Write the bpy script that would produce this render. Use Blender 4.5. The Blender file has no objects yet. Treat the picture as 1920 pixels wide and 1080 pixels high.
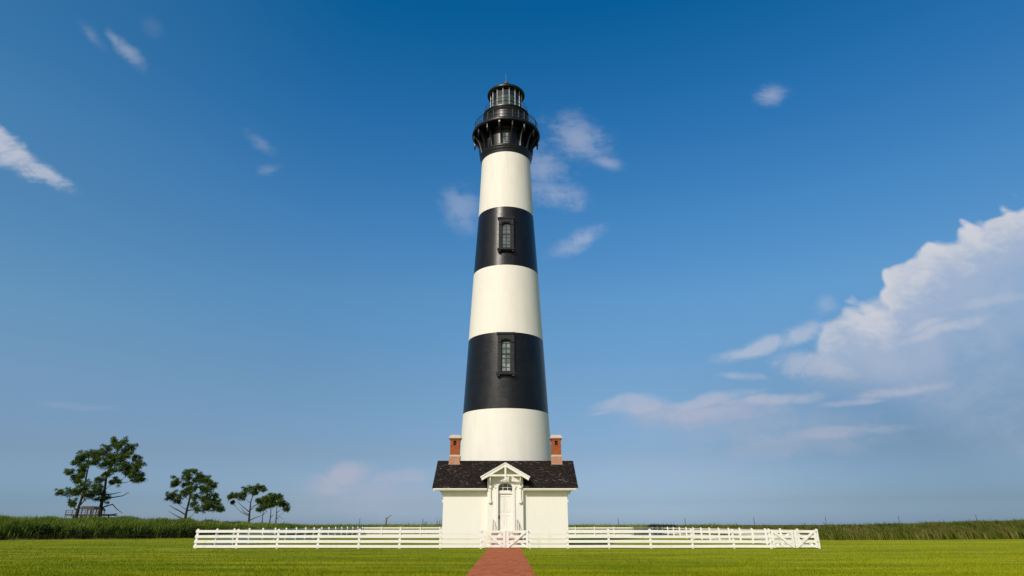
import bpy, math, random
import numpy as np
from mathutils import Vector, Matrix
R = math.radians
S = bpy.context.scene
COL = S.collection
random.seed(7)
RNG = np.random.default_rng(7)

# ---------------------------------------------------------------- camera
F, CXP, CYP, PITCH, EYE, CAMX = 1183.0, 952.0, 480.0, R(23.0757), 1.6, 0.2
camd = bpy.data.cameras.new('camera')
cam = bpy.data.objects.new('camera', camd)
COL.objects.link(cam)
S.camera = cam
cam.location = (CAMX, 0, EYE)
cam.rotation_euler = (R(90) + PITCH, 0, 0)
camd.sensor_width = 36
camd.lens = F / 1920 * 36
camd.shift_x = 8 / 1920
camd.shift_y = -60 / 1920
camd.clip_start = 0.1
camd.clip_end = 20000
_c, _s = math.cos(PITCH), math.sin(PITCH)


def ray(px, py):
    a = (px - CXP) / F
    b = -(py - CYP) / F
    return a, _c - b * _s, _s + b * _c


def at(px, py, Y):
    """survey helper: the point of the place seen at a photo pixel, at ground distance Y"""
    d = ray(px, py)
    t = Y / d[1]
    return Vector((CAMX + d[0] * t, Y, EYE + d[2] * t))


def uv(px, py):
    d = ray(px, py)
    return d[0] / d[1], d[2] / d[1]


# ---------------------------------------------------------------- sun and view
SUN_AZ, SUN_EL = R(208), R(35)
sd = bpy.data.lights.new('sun', 'SUN')
sun = bpy.data.objects.new('sun', sd)
COL.objects.link(sun)
sd.energy = 3.3
sd.angle = R(0.5)
sd.color = (1.0, 0.925, 0.80)
sdir = Vector((math.sin(SUN_AZ) * math.cos(SUN_EL), math.cos(SUN_AZ) * math.cos(SUN_EL), math.sin(SUN_EL)))
sun.rotation_euler = (-sdir).to_track_quat('-Z', 'Y').to_euler()
sun.location = sdir * 200
S.view_settings.view_transform = 'Standard'
S.view_settings.look = 'None'
S.view_settings.exposure = 0
S.view_settings.gamma = 1


# ---------------------------------------------------------------- node helper
class NT:
    def __init__(self, tree):
        self.t = tree
        self.n = tree.nodes
        self.l = tree.links

    def new(self, kind, **kw):
        n = self.n.new('ShaderNode' + kind)
        for k, v in kw.items():
            setattr(n, k, v)
        return n

    def put(self, sock, v):
        if isinstance(v, bpy.types.NodeSocket):
            self.l.new(v, sock)
        elif v is not None:
            if hasattr(sock.default_value, '__len__') and not hasattr(v, '__len__'):
                v = [v] * len(sock.default_value)
            if hasattr(v, '__len__') and len(sock.default_value) == 4 and len(v) == 3:
                v = (*v, 1)
            sock.default_value = v

    def m(self, op, a, b=None, c=None, clamp=False):
        n = self.new('Math', operation=op, use_clamp=clamp)
        for i, v in enumerate((a, b, c)):
            self.put(n.inputs[i], v)
        return n.outputs[0]

    def vm(self, op, a, b=None):
        n = self.new('VectorMath', operation=op)
        self.put(n.inputs[0], a)
        self.put(n.inputs[1], b)
        return n.outputs['Value'] if op in ('DOT_PRODUCT', 'LENGTH') else n.outputs[0]

    def mix(self, f, a, b, blend='MIX'):
        n = self.new('Mix', data_type='RGBA', blend_type=blend)
        self.put(n.inputs[0], f)
        self.put(n.inputs[6], a)
        self.put(n.inputs[7], b)
        return n.outputs[2]

    def step(self, x, lo, hi):
        n = self.new('MapRange', interpolation_type='SMOOTHSTEP')
        self.put(n.inputs[0], x)
        n.inputs[1].default_value = lo
        n.inputs[2].default_value = hi
        return n.outputs[0]

    def ramp(self, x, stops):
        n = self.new('ValToRGB')
        self.put(n.inputs[0], x)
        e = n.color_ramp.elements
        while len(e) < len(stops):
            e.new(0.5)
        for i, (p, c) in enumerate(stops):
            e[i].position = p
            e[i].color = (*c, 1)
        return n.outputs[0]

    def noise(self, vec, scale, detail=4, rough=0.55, dist=0, out=0):
        n = self.new('TexNoise')
        self.put(n.inputs['Vector'], vec)
        n.inputs['Scale'].default_value = scale
        n.inputs['Detail'].default_value = detail
        n.inputs['Roughness'].default_value = rough
        n.inputs['Distortion'].default_value = dist
        return n.outputs[out]

    def xyz(self, v):
        n = self.new('SeparateXYZ')
        self.put(n.inputs[0], v)
        return n.outputs

    def comb(self, x, y, z=0.0):
        n = self.new('CombineXYZ')
        for i, v in enumerate((x, y, z)):
            self.put(n.inputs[i], v)
        return n.outputs[0]

    def coord(self, out='Object'):
        return self.new('TexCoord').outputs[out]


# ---------------------------------------------------------------- sky
def make_world():
    w = bpy.data.worlds.new('World')
    S.world = w
    w.use_nodes = True
    w.cycles.sampling_method = 'MANUAL'
    w.cycles.sample_map_resolution = 256
    k = NT(w.node_tree)
    bg = k.n['Background']
    STR = 0.1
    sky = k.new('TexSky', sky_type='NISHITA', sun_disc=False, sun_elevation=SUN_EL, sun_rotation=SUN_AZ)
    d = k.coord('Generated')
    X, Y, Z = k.xyz(d)
    horiz = k.m('SQRT', k.m('ADD', k.m('MULTIPLY', X, X), k.m('MULTIPLY', Y, Y)))
    ax = k.m('DIVIDE', X, k.m('MAXIMUM', horiz, 0.01))
    z = k.m('MAXIMUM', Z, 0.0)
    H = 0.5
    mid = [(0, (.74, 1.02, 1.70)), (.03, (.50, .68, 1.12)), (.096, (.50, .61, .82)), (.197, (.57, .77, .92)), (.325, (.57, 1.0, 1.2)),
           (.434, (.43, 1.03, 1.38)), (.573, (.20, .96, 1.46)), (.70, (.025, .84, 1.36)), (1.0, (.4, .9, 1.2))]
    lef = [(0, (.66, 1.0, 1.70)), (.026, (.45, .71, 1.28)), (.088, (.54, .66, .91)), (.184, (.70, .88, 1.04)), (.265, (.71, 1.07, 1.19)),
           (.484, (.52, 1.16, 1.45)), (.563, (.37, 1.08, 1.43)), (.75, (.2, 1.0, 1.4)), (1.0, (.5, .9, 1.2))]
    rm = k.ramp(z, [(p, tuple(v * H for v in c)) for p, c in mid])
    rl = k.ramp(z, [(p, tuple(v * H for v in c)) for p, c in lef])
    tint = k.mix(k.step(ax, -.25, -.75), rm, rl)
    tint = k.mix(k.m('MULTIPLY', k.step(ax, .15, .6), k.step(z, .32, .10)), tint, k.vm('MULTIPLY', tint, (.66, .70, .72)))
    # the deep polarised blue lies away from the sun; towards the sun the sky keeps its own colour
    away = k.step(k.vm('DOT_PRODUCT', d, tuple(sdir)), .45, .1)
    tint = k.mix(away, (.5, .5, .5), tint)
    base = k.vm('MULTIPLY', sky.outputs[0], k.vm('MULTIPLY', tint, (2, 2, 2)))

    # clouds, laid out on the sky by direction (u = x/y, v = z/y)
    yy = k.m('MAXIMUM', Y, 0.05)
    U = k.m('DIVIDE', X, yy)
    V = k.m('DIVIDE', Z, yy)
    P = k.comb(U, V)
    warp = k.noise(P, 7.0, 3, .5, out=1)
    Pw = k.vm('ADD', P, k.vm('MULTIPLY', k.vm('SUBTRACT', warp, (.5, .5, .5)), (.05, .04, 0)))
    n1 = k.noise(k.vm('MULTIPLY', Pw, (1, 1.5, 1)), 17, 7, .6)
    n2 = k.noise(k.vm('MULTIPLY', Pw, (1, 2.2, 1)), 46, 6, .65)
    nz = k.m('SUBTRACT', k.m('ADD', k.m('MULTIPLY', n1, .65), k.m('MULTIPLY', n2, .35)), .5)
    Uw, Vw, _ = k.xyz(Pw)
    # streaks drawn out along the wind, which runs towards a far point low in the north
    du, dv = k.m('SUBTRACT', Uw, .06), k.m('SUBTRACT', Vw, -.12)
    rad = k.m('SQRT', k.m('ADD', k.m('MULTIPLY', du, du), k.m('MULTIPLY', dv, dv)))
    ang_ = k.m('ARCTAN2', dv, du)
    ns = k.noise(k.comb(k.m('MULTIPLY', ang_, 13), k.m('MULTIPLY', rad, 9)), 1.0, 7, .62)
    tex = k.m('ADD', k.m('MULTIPLY', ns, .6), k.m('ADD', k.m('MULTIPLY', n1, .25), k.m('MULTIPLY', n2, .15)))

    def patch(px, py, a, b, ang, alpha, rough=.8, soft=.7):
        """soft ragged cloud: centre, half length, half width, tilt"""
        ca, sa = math.cos(R(ang)), math.sin(R(ang))
        c0 = uv(px, py)
        p1 = uv(px + a * ca, py - a * sa)
        p2 = uv(px + b * sa, py + b * ca)
        M = np.linalg.inv(np.array([[p1[0] - c0[0], p2[0] - c0[0]], [p1[1] - c0[1], p2[1] - c0[1]]]))
        s_ = k.m('ADD', k.m('MULTIPLY', Uw, float(M[0, 0])), k.m('MULTIPLY_ADD', Vw, float(M[0, 1]), float(-M[0] @ c0)))
        t_ = k.m('ADD', k.m('MULTIPLY', Uw, float(M[1, 0])), k.m('MULTIPLY_ADD', Vw, float(M[1, 1]), float(-M[1] @ c0)))
        e = k.m('SUBTRACT', 1.0, k.m('SQRT', k.m('ADD', k.m('MULTIPLY', s_, s_), k.m('MULTIPLY', t_, t_))))
        e = k.m('ADD', e, k.m('MULTIPLY', nz, .9))
        t = k.step(k.m('ADD', tex, k.m('MULTIPLY', e, .16)), .44, .66)
        t = k.m('MULTIPLY_ADD', t, rough, 1.0 - rough)
        return k.m('MULTIPLY', k.m('MULTIPLY', k.step(e, 0.0, soft), t), alpha)

    wisps = [(10, 280, 115, 36, -35, .74, .65, .5), (80, 322, 90, 22, -27, .62, .8), (244, 100, 60, 20, -48, .36, .7, 1.2), (222, 78, 40, 12, -55, .25, .5, 1.0), (175, 66, 52, 17, -42, .14, .7, 1.1), (290, 52, 34, 26, -60, .05, .9, 1),
             (487, 268, 44, 20, -30, .15, .97, 1), (505, 314, 36, 15, 15, .16, .97, 1), (1082, 258, 105, 58, -28, .40, .97, 1.1), (1105, 275, 60, 26, -38, .30, .6, 1.0), (1138, 301, 52, 18, -14, .34, .6, 1), (1015, 318, 84, 84, -30, .34, .97, 1.1),
             (1040, 366, 90, 44, -14, .34, .94, 1.0), (866, 388, 66, 58, -45, .28, .97, 1.0), (1085, 450, 80, 25, 24, .40, .75, 1.0), (1447, 178, 56, 28, 10, .40, .85, 1.1),
             (1395, 706, 52, 11, 0, .44, .6), (1180, 762, 100, 26, 6, .46, .35, .6), (1130, 778, 40, 7, 2, .32, .4), (1320, 752, 130, 16, 9, .44, .35), (1460, 752, 130, 15, 2, .44, .35), (1300, 775, 120, 18, 3, .26, .5), (1560, 815, 190, 16, 3, .34, .55),
             (650, 892, 74, 32, 22, .60, .35, .7), (625, 915, 60, 20, 5, .40, .3, .8), (760, 888, 100, 18, 4, .30, .5), (140, 760, 100, 9, -6, .10, .5), (1680, 735, 130, 15, 10, .44, .6),
             (1600, 758, 80, 9, 6, .44, .5), (1765, 612, 130, 16, 14, .42, .6), (1730, 605, 56, 12, 15, .42, .4), (1420, 655, 100, 20, 17, .54, .8), (1500, 632, 70, 26, 20, .50, .8), (1525, 690, 110, 38, -4, .44, .85), (1870, 560, 140, 14, 10, .20, .6), (1640, 568, 60, 22, 8, .55, .4), (1546, 576, 30, 30, 30, .22, .95, 1.0)]
    white = None
    for q in wisps:
        v = patch(*q)
        white = v if white is None else k.m('MAXIMUM', white, v)
    veil = None
    for q in [(1420, 800, 330, 62, 2, .44, .35, 1.1), (1330, 778, 240, 42, 3, .66, .35, .7), (1480, 835, 260, 34, 2, .40, .5, .8), (710, 928, 210, 60, 0, .56, .2, .9), (1300, 890, 380, 75, 0, .34, .2, 1.2), (1640, 700, 260, 80, 8, .30, .5, 1.1)]:
        v = patch(*q)
        veil = v if veil is None else k.m('MAXIMUM', veil, v)

    # the long bank on the right: everything under a ragged crest line
    crest = [(1240, 700), (1365, 668), (1440, 640), (1500, 627), (1530, 606), (1550, 566), (1640, 540), (1664, 497), (1710, 470), (1760, 432), (1805, 415), (1850, 386), (1915, 360), (2000, 325), (2200, 260)]
    pts = [uv(*q) for q in crest]
    u0, u1, v0, v1 = pts[0][0], pts[-1][0], 0.0, 1.0
    fc = k.new('FloatCurve')
    cv = fc.mapping.curves[0]
    for i, (a, b) in enumerate(pts):
        x_ = (a - u0) / (u1 - u0)
        if i == 0:
            cv.points[0].location = (0, b)
        elif i == len(pts) - 1:
            cv.points[-1].location = (1, b)
        else:
            cv.points.new(x_, b)
    for p_ in cv.points:
        p_.handle_type = 'AUTO'
    fc.mapping.update()
    k.put(fc.inputs['Value'], k.m('DIVIDE', k.m('SUBTRACT', Uw, u0), u1 - u0, clamp=True))
    lowc = [(1240, 690), (1480, 715), (1530, 752), (1640, 775), (1760, 850), (1920, 930), (2200, 980)]
    fl2 = k.new('FloatCurve')
    cv = fl2.mapping.curves[0]
    lp = [uv(*q) for q in lowc]
    for i, (a, b) in enumerate(lp):
        if i == 0: cv.points[0].location = (0, b)
        elif i == len(lp) - 1: cv.points[-1].location = (1, b)
        else: cv.points.new((a - lp[0][0]) / (lp[-1][0] - lp[0][0]), b)
    fl2.mapping.update()
    k.put(fl2.inputs['Value'], k.m('DIVIDE', k.m('SUBTRACT', Uw, lp[0][0]), lp[-1][0] - lp[0][0], clamp=True))
    vor = k.new('TexVoronoi', feature='SMOOTH_F1')
    k.put(vor.inputs['Vector'], k.vm('MULTIPLY', Pw, (1, 1.2, 0)))
    vor.inputs['Scale'].default_value = 17
    vor.inputs['Smoothness'].default_value = .35
    vor2 = k.new('TexVoronoi', feature='SMOOTH_F1')
    k.put(vor2.inputs['Vector'], k.vm('MULTIPLY', Pw, (1, 1.2, 0)))
    vor2.inputs['Scale'].default_value = 41
    vor2.inputs['Smoothness'].default_value = .35
    puff = k.m('ADD', k.m('MULTIPLY', k.m('SUBTRACT', .45, vor.outputs[0]), .055), k.m('MULTIPLY', k.m('SUBTRACT', .45, vor2.outputs[0]), .020))
    dep = k.m('SUBTRACT', fc.outputs[0], Vw)
    dep = k.m('ADD', k.m('SUBTRACT', dep, .008), puff)
    dep = k.m('ADD', dep, k.m('MULTIPLY', nz, .035))
    side = k.step(U, uv(1470, 620)[0], uv(1580, 600)[0])
    side = k.m('MULTIPLY', side, k.step(U, 1.7, 1.05))
    body = k.m('MULTIPLY', k.step(dep, 0.0, .022), side)
    body = k.m('MULTIPLY', body, k.step(k.m('SUBTRACT', Vw, fl2.outputs[0]), -.01, .11))
    streak = k.step(tex, .36, .62)
    thin = k.m('SUBTRACT', 1.0, k.m('MULTIPLY', k.step(dep, .02, .30), .62))
    thin = k.m('ADD', k.m('MULTIPLY', thin, .86), k.m('MULTIPLY', k.m('SUBTRACT', streak, .55), k.m('MULTIPLY', k.step(dep, .05, .15), .22)))
    bank = k.m('MULTIPLY', body, k.m('MULTIPLY', thin, .94), clamp=True)
    crestlit = k.m('MULTIPLY', k.step(k.m('ADD', dep, k.m('ADD', k.m('MULTIPLY', nz, .16), k.m('MULTIPLY', puff, -1.3))), .105, .0), k.m('MULTIPLY', body, .88))
    grey = tuple(v / STR for v in (.405, .475, .615))
    pale = tuple(v / STR for v in (.64, .645, .69))
    lilac = tuple(v / STR for v in (.385, .43, .555))
    fwd = k.step(Y, .05, .2)
    c = k.mix(k.m('MULTIPLY', veil, fwd), base, lilac)
    c = k.mix(k.m('MULTIPLY', bank, fwd), c, grey)
    c = k.mix(k.m('MULTIPLY', crestlit, fwd), c, pale)
    # wisps take less light low in the haze
    wc = k.mix(k.step(Z, .03, .3), tuple(v / STR for v in (.47, .45, .55)), tuple(v / STR for v in (.60, .61, .68)))
    c = k.mix(k.m('MULTIPLY', white, fwd), c, wc)
    k.put(bg.inputs[0], c)
    bg.inputs[1].default_value = STR


make_world()


# ---------------------------------------------------------------- materials
def material(name, build):
    mt = bpy.data.materials.new(name)
    mt.use_nodes = True
    k = NT(mt.node_tree)
    b = k.n['Principled BSDF']
    build(k, b)
    return mt


def setp(k, b, base=None, rough=None, spec=None, metal=None, normal=None):
    if base is not None: k.put(b.inputs['Base Color'], base)
    if rough is not None: k.put(b.inputs['Roughness'], rough)
    if spec is not None: k.put(b.inputs['Specular IOR Level'], spec)
    if metal is not None: k.put(b.inputs['Metallic'], metal)
    if normal is not None: k.put(b.inputs['Normal'], normal)


def bump(k, h, strength, dist):
    n = k.new('Bump')
    n.inputs['Strength'].default_value = strength
    n.inputs['Distance'].default_value = dist
    k.put(n.inputs['Height'], h)
    return n.outputs[0]


def brick(k, vec, w, h, c1, c2, mortar, msize=.012, off=.5):
    n = k.new('TexBrick')
    k.put(n.inputs['Vector'], vec)
    n.offset = off
    n.inputs['Scale'].default_value = 1
    n.inputs['Brick Width'].default_value = w
    n.inputs['Row Height'].default_value = h
    n.inputs['Mortar Size'].default_value = msize
    n.inputs['Mortar Smooth'].default_value = .3
    n.inputs['Bias'].default_value = 0
    k.put(n.inputs['Color1'], c1)
    k.put(n.inputs['Color2'], c2)
    k.put(n.inputs['Mortar'], mortar)
    return n


def cyl(k):
    x, y, z = k.xyz(k.coord())
    a = k.m('ARCTAN2', x, k.m('MULTIPLY', y, -1.0))
    return k.comb(k.m('MULTIPLY', a, 3.6), z), z


def b_tower_white(k, b):
    P, z = cyl(k)
    streak = k.noise(k.vm('MULTIPLY', P, (1.0, .12, 1)), 1.6, 5, .6)
    blot = k.noise(P, .55, 4, .6)
    rust = k.step(k.noise(k.vm('MULTIPLY', P, (1.0, .35, 1)), 1.1, 5, .7), .64, .80)
    c = k.mix(k.step(streak, .35, .75), (.80, .765, .69), (.75, .715, .64))
    c = k.mix(k.m('MULTIPLY', k.step(blot, .45, .75), .5), c, (.74, .70, .62))
    c = k.mix(k.m('MULTIPLY', rust, .45), c, (.62, .56, .42))
    under = k.m('MULTIPLY', k.step(z, 36.5, 40.6), k.step(k.noise(k.vm('MULTIPLY', P, (1.6, .10, 1)), 1.5, 5, .7), .50, .72))
    c = k.mix(k.m('MULTIPLY', under, .45), c, (.60, .52, .36))
    chip = k.step(k.noise(P, 1.9, 6, .72), .66, .70)
    c = k.mix(k.m('MULTIPLY', chip, .30), c, (.62, .58, .50))
    br = brick(k, P, .42, .14, 1.0, .8, 0.0, .012)
    h = k.m('ADD', k.m('MULTIPLY', br.outputs[0], .4), k.noise(P, 5, 4, .6))
    setp(k, b, c, .62, .3, normal=bump(k, h, .25, .02))


def b_tower_black(k, b):
    P, z = cyl(k)
    blot = k.noise(P, 1.3, 5, .65)
    fade = k.noise(k.vm('MULTIPLY', P, (1, .25, 1)), 1.2, 4, .6)
    c = k.mix(k.step(blot, .4, .75), (.0048, .0048, .0054), (.0085, .0082, .0078))
    c = k.mix(k.m('MULTIPLY', k.step(fade, .5, .8), .5), c, (.030, .025, .018))
    br = brick(k, P, .46, .15, 1.0, .55, 0.0, .014)
    h = k.m('ADD', k.m('MULTIPLY', br.outputs[0], .8), k.m('MULTIPLY', k.noise(P, 4, 4, .65), .8))
    setp(k, b, c, k.m('ADD', .23, k.m('MULTIPLY', blot, .18)), .36, normal=bump(k, h, .42, .018))


def b_black(rough=.38):
    def f(k, b):
        P = k.coord()
        n = k.noise(P, 3, 5, .65)
        setp(k, b, k.mix(k.step(n, .4, .8), (.0028, .0030, .0036), (.0075, .0073, .007)), k.m('ADD', rough, k.m('MULTIPLY', n, .15)), .5,
             normal=bump(k, k.noise(P, 14, 3), .15, .01))
    return f


def b_white(base=(.80, .78, .72), dirt=(.66, .63, .54), amount=.5):
    def f(k, b):
        P = k.coord()
        n = k.noise(k.vm('MULTIPLY', P, (1, 1, .25)), 2.2, 5, .65)
        f2 = k.noise(P, 22, 3, .6)
        c = k.mix(k.m('MULTIPLY', k.step(n, .48, .80), amount), base, dirt)
        setp(k, b, c, .5, .3, normal=bump(k, f2, .12, .006))
    return f


def b_house_wall(k, b):
    P = k.coord()
    x, y, z = k.xyz(P)
    Q = k.comb(k.m('ADD', x, y), z)
    n = k.noise(k.vm('MULTIPLY', P, (1, 1, .3)), 1.1, 5, .65)
    c = k.mix(k.m('MULTIPLY', k.step(n, .45, .8), .55), (.80, .775, .70), (.72, .69, .60))
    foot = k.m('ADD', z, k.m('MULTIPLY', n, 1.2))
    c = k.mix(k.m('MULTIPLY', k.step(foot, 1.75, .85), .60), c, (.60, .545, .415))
    br = brick(k, Q, .22, .075, 1.0, .7, 0.0, .008)
    setp(k, b, c, .6, .3, normal=bump(k, k.m('ADD', k.m('MULTIPLY', br.outputs[0], .5), k.noise(P, 6, 4)), .22, .008))


def b_shingle(k, b):
    P = k.coord()
    x, y, z = k.xyz(P)
    Q = k.comb(k.m('ADD', x, k.m('MULTIPLY', y, .02)), k.m('MULTIPLY', z, 1.75))
    br = brick(k, Q, .17, .155, 1.0, 0.0, 0.0, .012)
    row = k.m('FLOOR', k.m('DIVIDE', k.m('MULTIPLY', z, 1.75), .155))
    colm = k.m('FLOOR', k.m('DIVIDE', x, .17))
    wn = k.new('TexWhiteNoise', noise_dimensions='2D')
    k.put(wn.inputs['Vector'], k.comb(colm, row))
    tone = wn.outputs['Value']
    patchy = k.noise(P, .8, 4, .65)
    worn = k.noise(k.comb(k.m('MULTIPLY', x, 1.0), k.m('MULTIPLY', z, 6.0), row), 3.4, 3, .6)
    c = k.mix(tone, (.0070, .0042, .0030), (.017, .0105, .0076))
    c = k.mix(k.m('MULTIPLY', k.step(patchy, .5, .8), .35), c, (.022, .016, .012))
    fl_ = k.m('MULTIPLY', k.step(worn, .60, .66), k.m('ADD', .35, k.step(patchy, .35, .6), clamp=True))
    c = k.mix(fl_, c, (.22, .17, .135))
    setp(k, b, c, .85, .25, normal=bump(k, k.m('ADD', br.outputs[0], k.m('MULTIPLY', tone, .6)), .7, .03))


def b_chimney(k, b):
    P = k.coord()
    x, y, z = k.xyz(P)
    br = brick(k, k.comb(k.m('ADD', x, y), z), .21, .072, (.40, .098, .022), (.28, .062, .016), (.26, .105, .050), .010)
    n = k.noise(P, 3.5, 4, .6)
    c = k.mix(k.m('MULTIPLY', k.step(n, .5, .75), .4), br.outputs[0], (.48, .16, .06))
    setp(k, b, c, .9, .2, normal=bump(k, br.outputs[1], -.4, .01))


def b_pale_brick(k, b):
    P = k.coord()
    x, y, z = k.xyz(P)
    br = brick(k, k.comb(k.m('ADD', x, y), z), .21, .072, (.44, .19, .11), (.36, .13, .075), (.48, .30, .21), .010)
    n = k.noise(P, 4.5, 4, .6)
    setp(k, b, k.mix(k.m('MULTIPLY', k.step(n, .42, .7), .6), br.outputs[0], (.56, .37, .28)), .9, .2, normal=bump(k, br.outputs[1], -.4, .01))


def b_path(k, b):
    P = k.coord()
    x, y, z = k.xyz(P)
    br = brick(k, k.comb(x, y), .205, .105, (.64, .175, .055), (.52, .130, .043), (.38, .13, .06), .008)
    bl = brick(k, k.comb(k.m('MULTIPLY', y, 1.0), x), .62, .21, (1.0, 1.02, 1.0), (.74, .68, .64), (.8, .75, .7), .010)
    n = k.noise(P, 1.2, 5, .65)
    sp = k.noise(P, 26, 3, .7)
    c = k.mix(1.0, br.outputs[0], bl.outputs[0], 'MULTIPLY')
    c = k.mix(k.m('MULTIPLY', k.step(n, .42, .75), .35), c, (.70, .235, .095))
    c = k.mix(k.m('MULTIPLY', k.step(sp, .58, .72), .55), c, (.24, .085, .045))
    setp(k, b, c, .9, .2, normal=bump(k, k.m('SUBTRACT', 1.0, br.outputs[1]), .5, .008))


def lawn_color(k):
    P = k.new('NewGeometry').outputs['Position']
    x, y, z = k.xyz(P)
    big = k.noise(k.comb(x, k.m('MULTIPLY', y, 1.4)), .09, 4, .6)
    med = k.noise(k.comb(k.m('MULTIPLY', x, .55), y), .55, 4, .65)
    fine = k.noise(P, 4.5, 3, .7)
    wav = k.new('TexWave', wave_type='BANDS', bands_direction='Y')
    k.put(wav.inputs['Vector'], k.comb(x, k.m('ADD', y, k.m('MULTIPLY', x, -.22))))
    wav.inputs['Scale'].default_value = .16
    wav.inputs['Distortion'].default_value = 2.5
    wav.inputs['Detail'].default_value = 2
    wav.inputs['Detail Scale'].default_value = .5
    strk = k.noise(k.comb(k.m('MULTIPLY', x, .075), k.m('ADD', k.m('MULTIPLY', y, .62), k.m('MULTIPLY', x, .02))), 1.0, 5, .6)
    strk2 = k.noise(k.comb(k.m('MULTIPLY', x, .03), k.m('MULTIPLY', y, .22), 4.0), 1.0, 4, .6)
    c = k.mix(k.step(med, .3, .7), (.168, .222, .0012), (.288, .308, .0018))
    c = k.mix(k.m('MULTIPLY', k.step(big, .38, .66), .55), c, (.140, .205, .0025))
    c = k.mix(k.m('MULTIPLY', wav.outputs[1], .36), c, (.305, .310, .008))
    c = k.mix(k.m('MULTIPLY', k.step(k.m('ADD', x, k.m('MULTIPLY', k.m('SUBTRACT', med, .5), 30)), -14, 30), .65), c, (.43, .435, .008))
    c = k.mix(k.m('MULTIPLY', k.step(fine, .55, .8), .4), c, (.095, .135, .002))
    c = k.mix(k.m('MULTIPLY', k.step(strk, .46, .66), .70), c, (.115, .160, .0010))
    c = k.mix(k.m('MULTIPLY', k.step(strk2, .50, .64), .6), c, (.128, .195, .0012))
    c = k.mix(k.m('MULTIPLY', k.step(strk, .48, .36), .55), c, (.42, .40, .016))
    return c


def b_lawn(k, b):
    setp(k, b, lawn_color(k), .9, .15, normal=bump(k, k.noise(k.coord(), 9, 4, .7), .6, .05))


def leafy(k, b, base, trans=.3, rough=.6):
    out = k.n['Material Output']
    setp(k, b, base, rough, .12)
    tr = k.new('BsdfTranslucent')
    k.put(tr.inputs[0], k.mix(1.0, base, (1.1, 1.15, .6), 'MULTIPLY'))
    mx = k.new('MixShader')
    mx.inputs[0].default_value = trans
    k.l.new(b.outputs[0], mx.inputs[1])
    k.l.new(tr.outputs[0], mx.inputs[2])
    k.l.new(mx.outputs[0], out.inputs[0])


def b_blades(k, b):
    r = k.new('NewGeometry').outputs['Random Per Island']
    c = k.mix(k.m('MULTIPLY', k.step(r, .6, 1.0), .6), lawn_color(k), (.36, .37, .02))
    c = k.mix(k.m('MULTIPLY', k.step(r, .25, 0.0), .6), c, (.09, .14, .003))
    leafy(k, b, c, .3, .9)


def b_leaf(stops, trans=.25, ns=.22, part=.38):
    def f(k, b):
        g = k.new('NewGeometry')
        r = g.outputs['Random Per Island']
        n = k.noise(g.outputs['Position'], ns, 3, .6)
        v = k.m('ADD', k.m('MULTIPLY', r, 1 - part), k.m('MULTIPLY', k.step(n, .32, .68), part))
        leafy(k, b, k.ramp(v, stops), trans)
    return f


def b_bark(k, b):
    P = k.coord()
    n = k.noise(k.vm('MULTIPLY', P, (1, 1, .3)), 5, 5, .65)
    setp(k, b, k.mix(n, (.012, .009, .007), (.050, .037, .028)), .95, .15, normal=bump(k, n, .6, .03))


def b_soil(k, b):
    P = k.new('NewGeometry').outputs['Position']
    n = k.noise(P, .05, 5, .6)
    c = k.mix(n, (.045, .060, .018), (.10, .10, .035))
    setp(k, b, c, .95, .1)


def plain(base, rough=.5, metal=0.0, spec=.5, var=.25, scale=4.0):
    def f(k, b):
        n = k.noise(k.coord(), scale, 4, .6)
        lo = tuple(v * (1 - var) for v in base)
        hi = tuple(min(1, v * (1 + var)) for v in base)
        setp(k, b, k.mix(n, lo, hi), rough, spec, metal)
    return f


def b_pane(k, b):
    n = k.noise(k.coord(), 1.1, 2, .5)
    setp(k, b, k.mix(k.step(n, .35, .65), (.10, .125, .115), (.30, .345, .315)), .07, .7)


def b_darkpane(k, b):
    n = k.noise(k.coord(), 2, 2, .5)
    setp(k, b, k.mix(n, (.006, .007, .011), (.02, .024, .032)), .05, .5)


def b_lantern(k, b):
    out = k.n['Material Output']
    tr = k.new('BsdfTransparent')
    tr.inputs[0].default_value = (.80, .88, .84, 1)
    gl = k.new('BsdfGlossy')
    gl.inputs['Roughness'].default_value = .03
    lw = k.new('LayerWeight')
    lw.inputs[0].default_value = .35
    mx = k.new('MixShader')
    k.put(mx.inputs[0], k.m('ADD', .10, k.m('MULTIPLY', lw.outputs[0], .7), clamp=True))
    k.l.new(tr.outputs[0], mx.inputs[1])
    k.l.new(gl.outputs[0], mx.inputs[2])
    k.l.new(mx.outputs[0], out.inputs[0])


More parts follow.
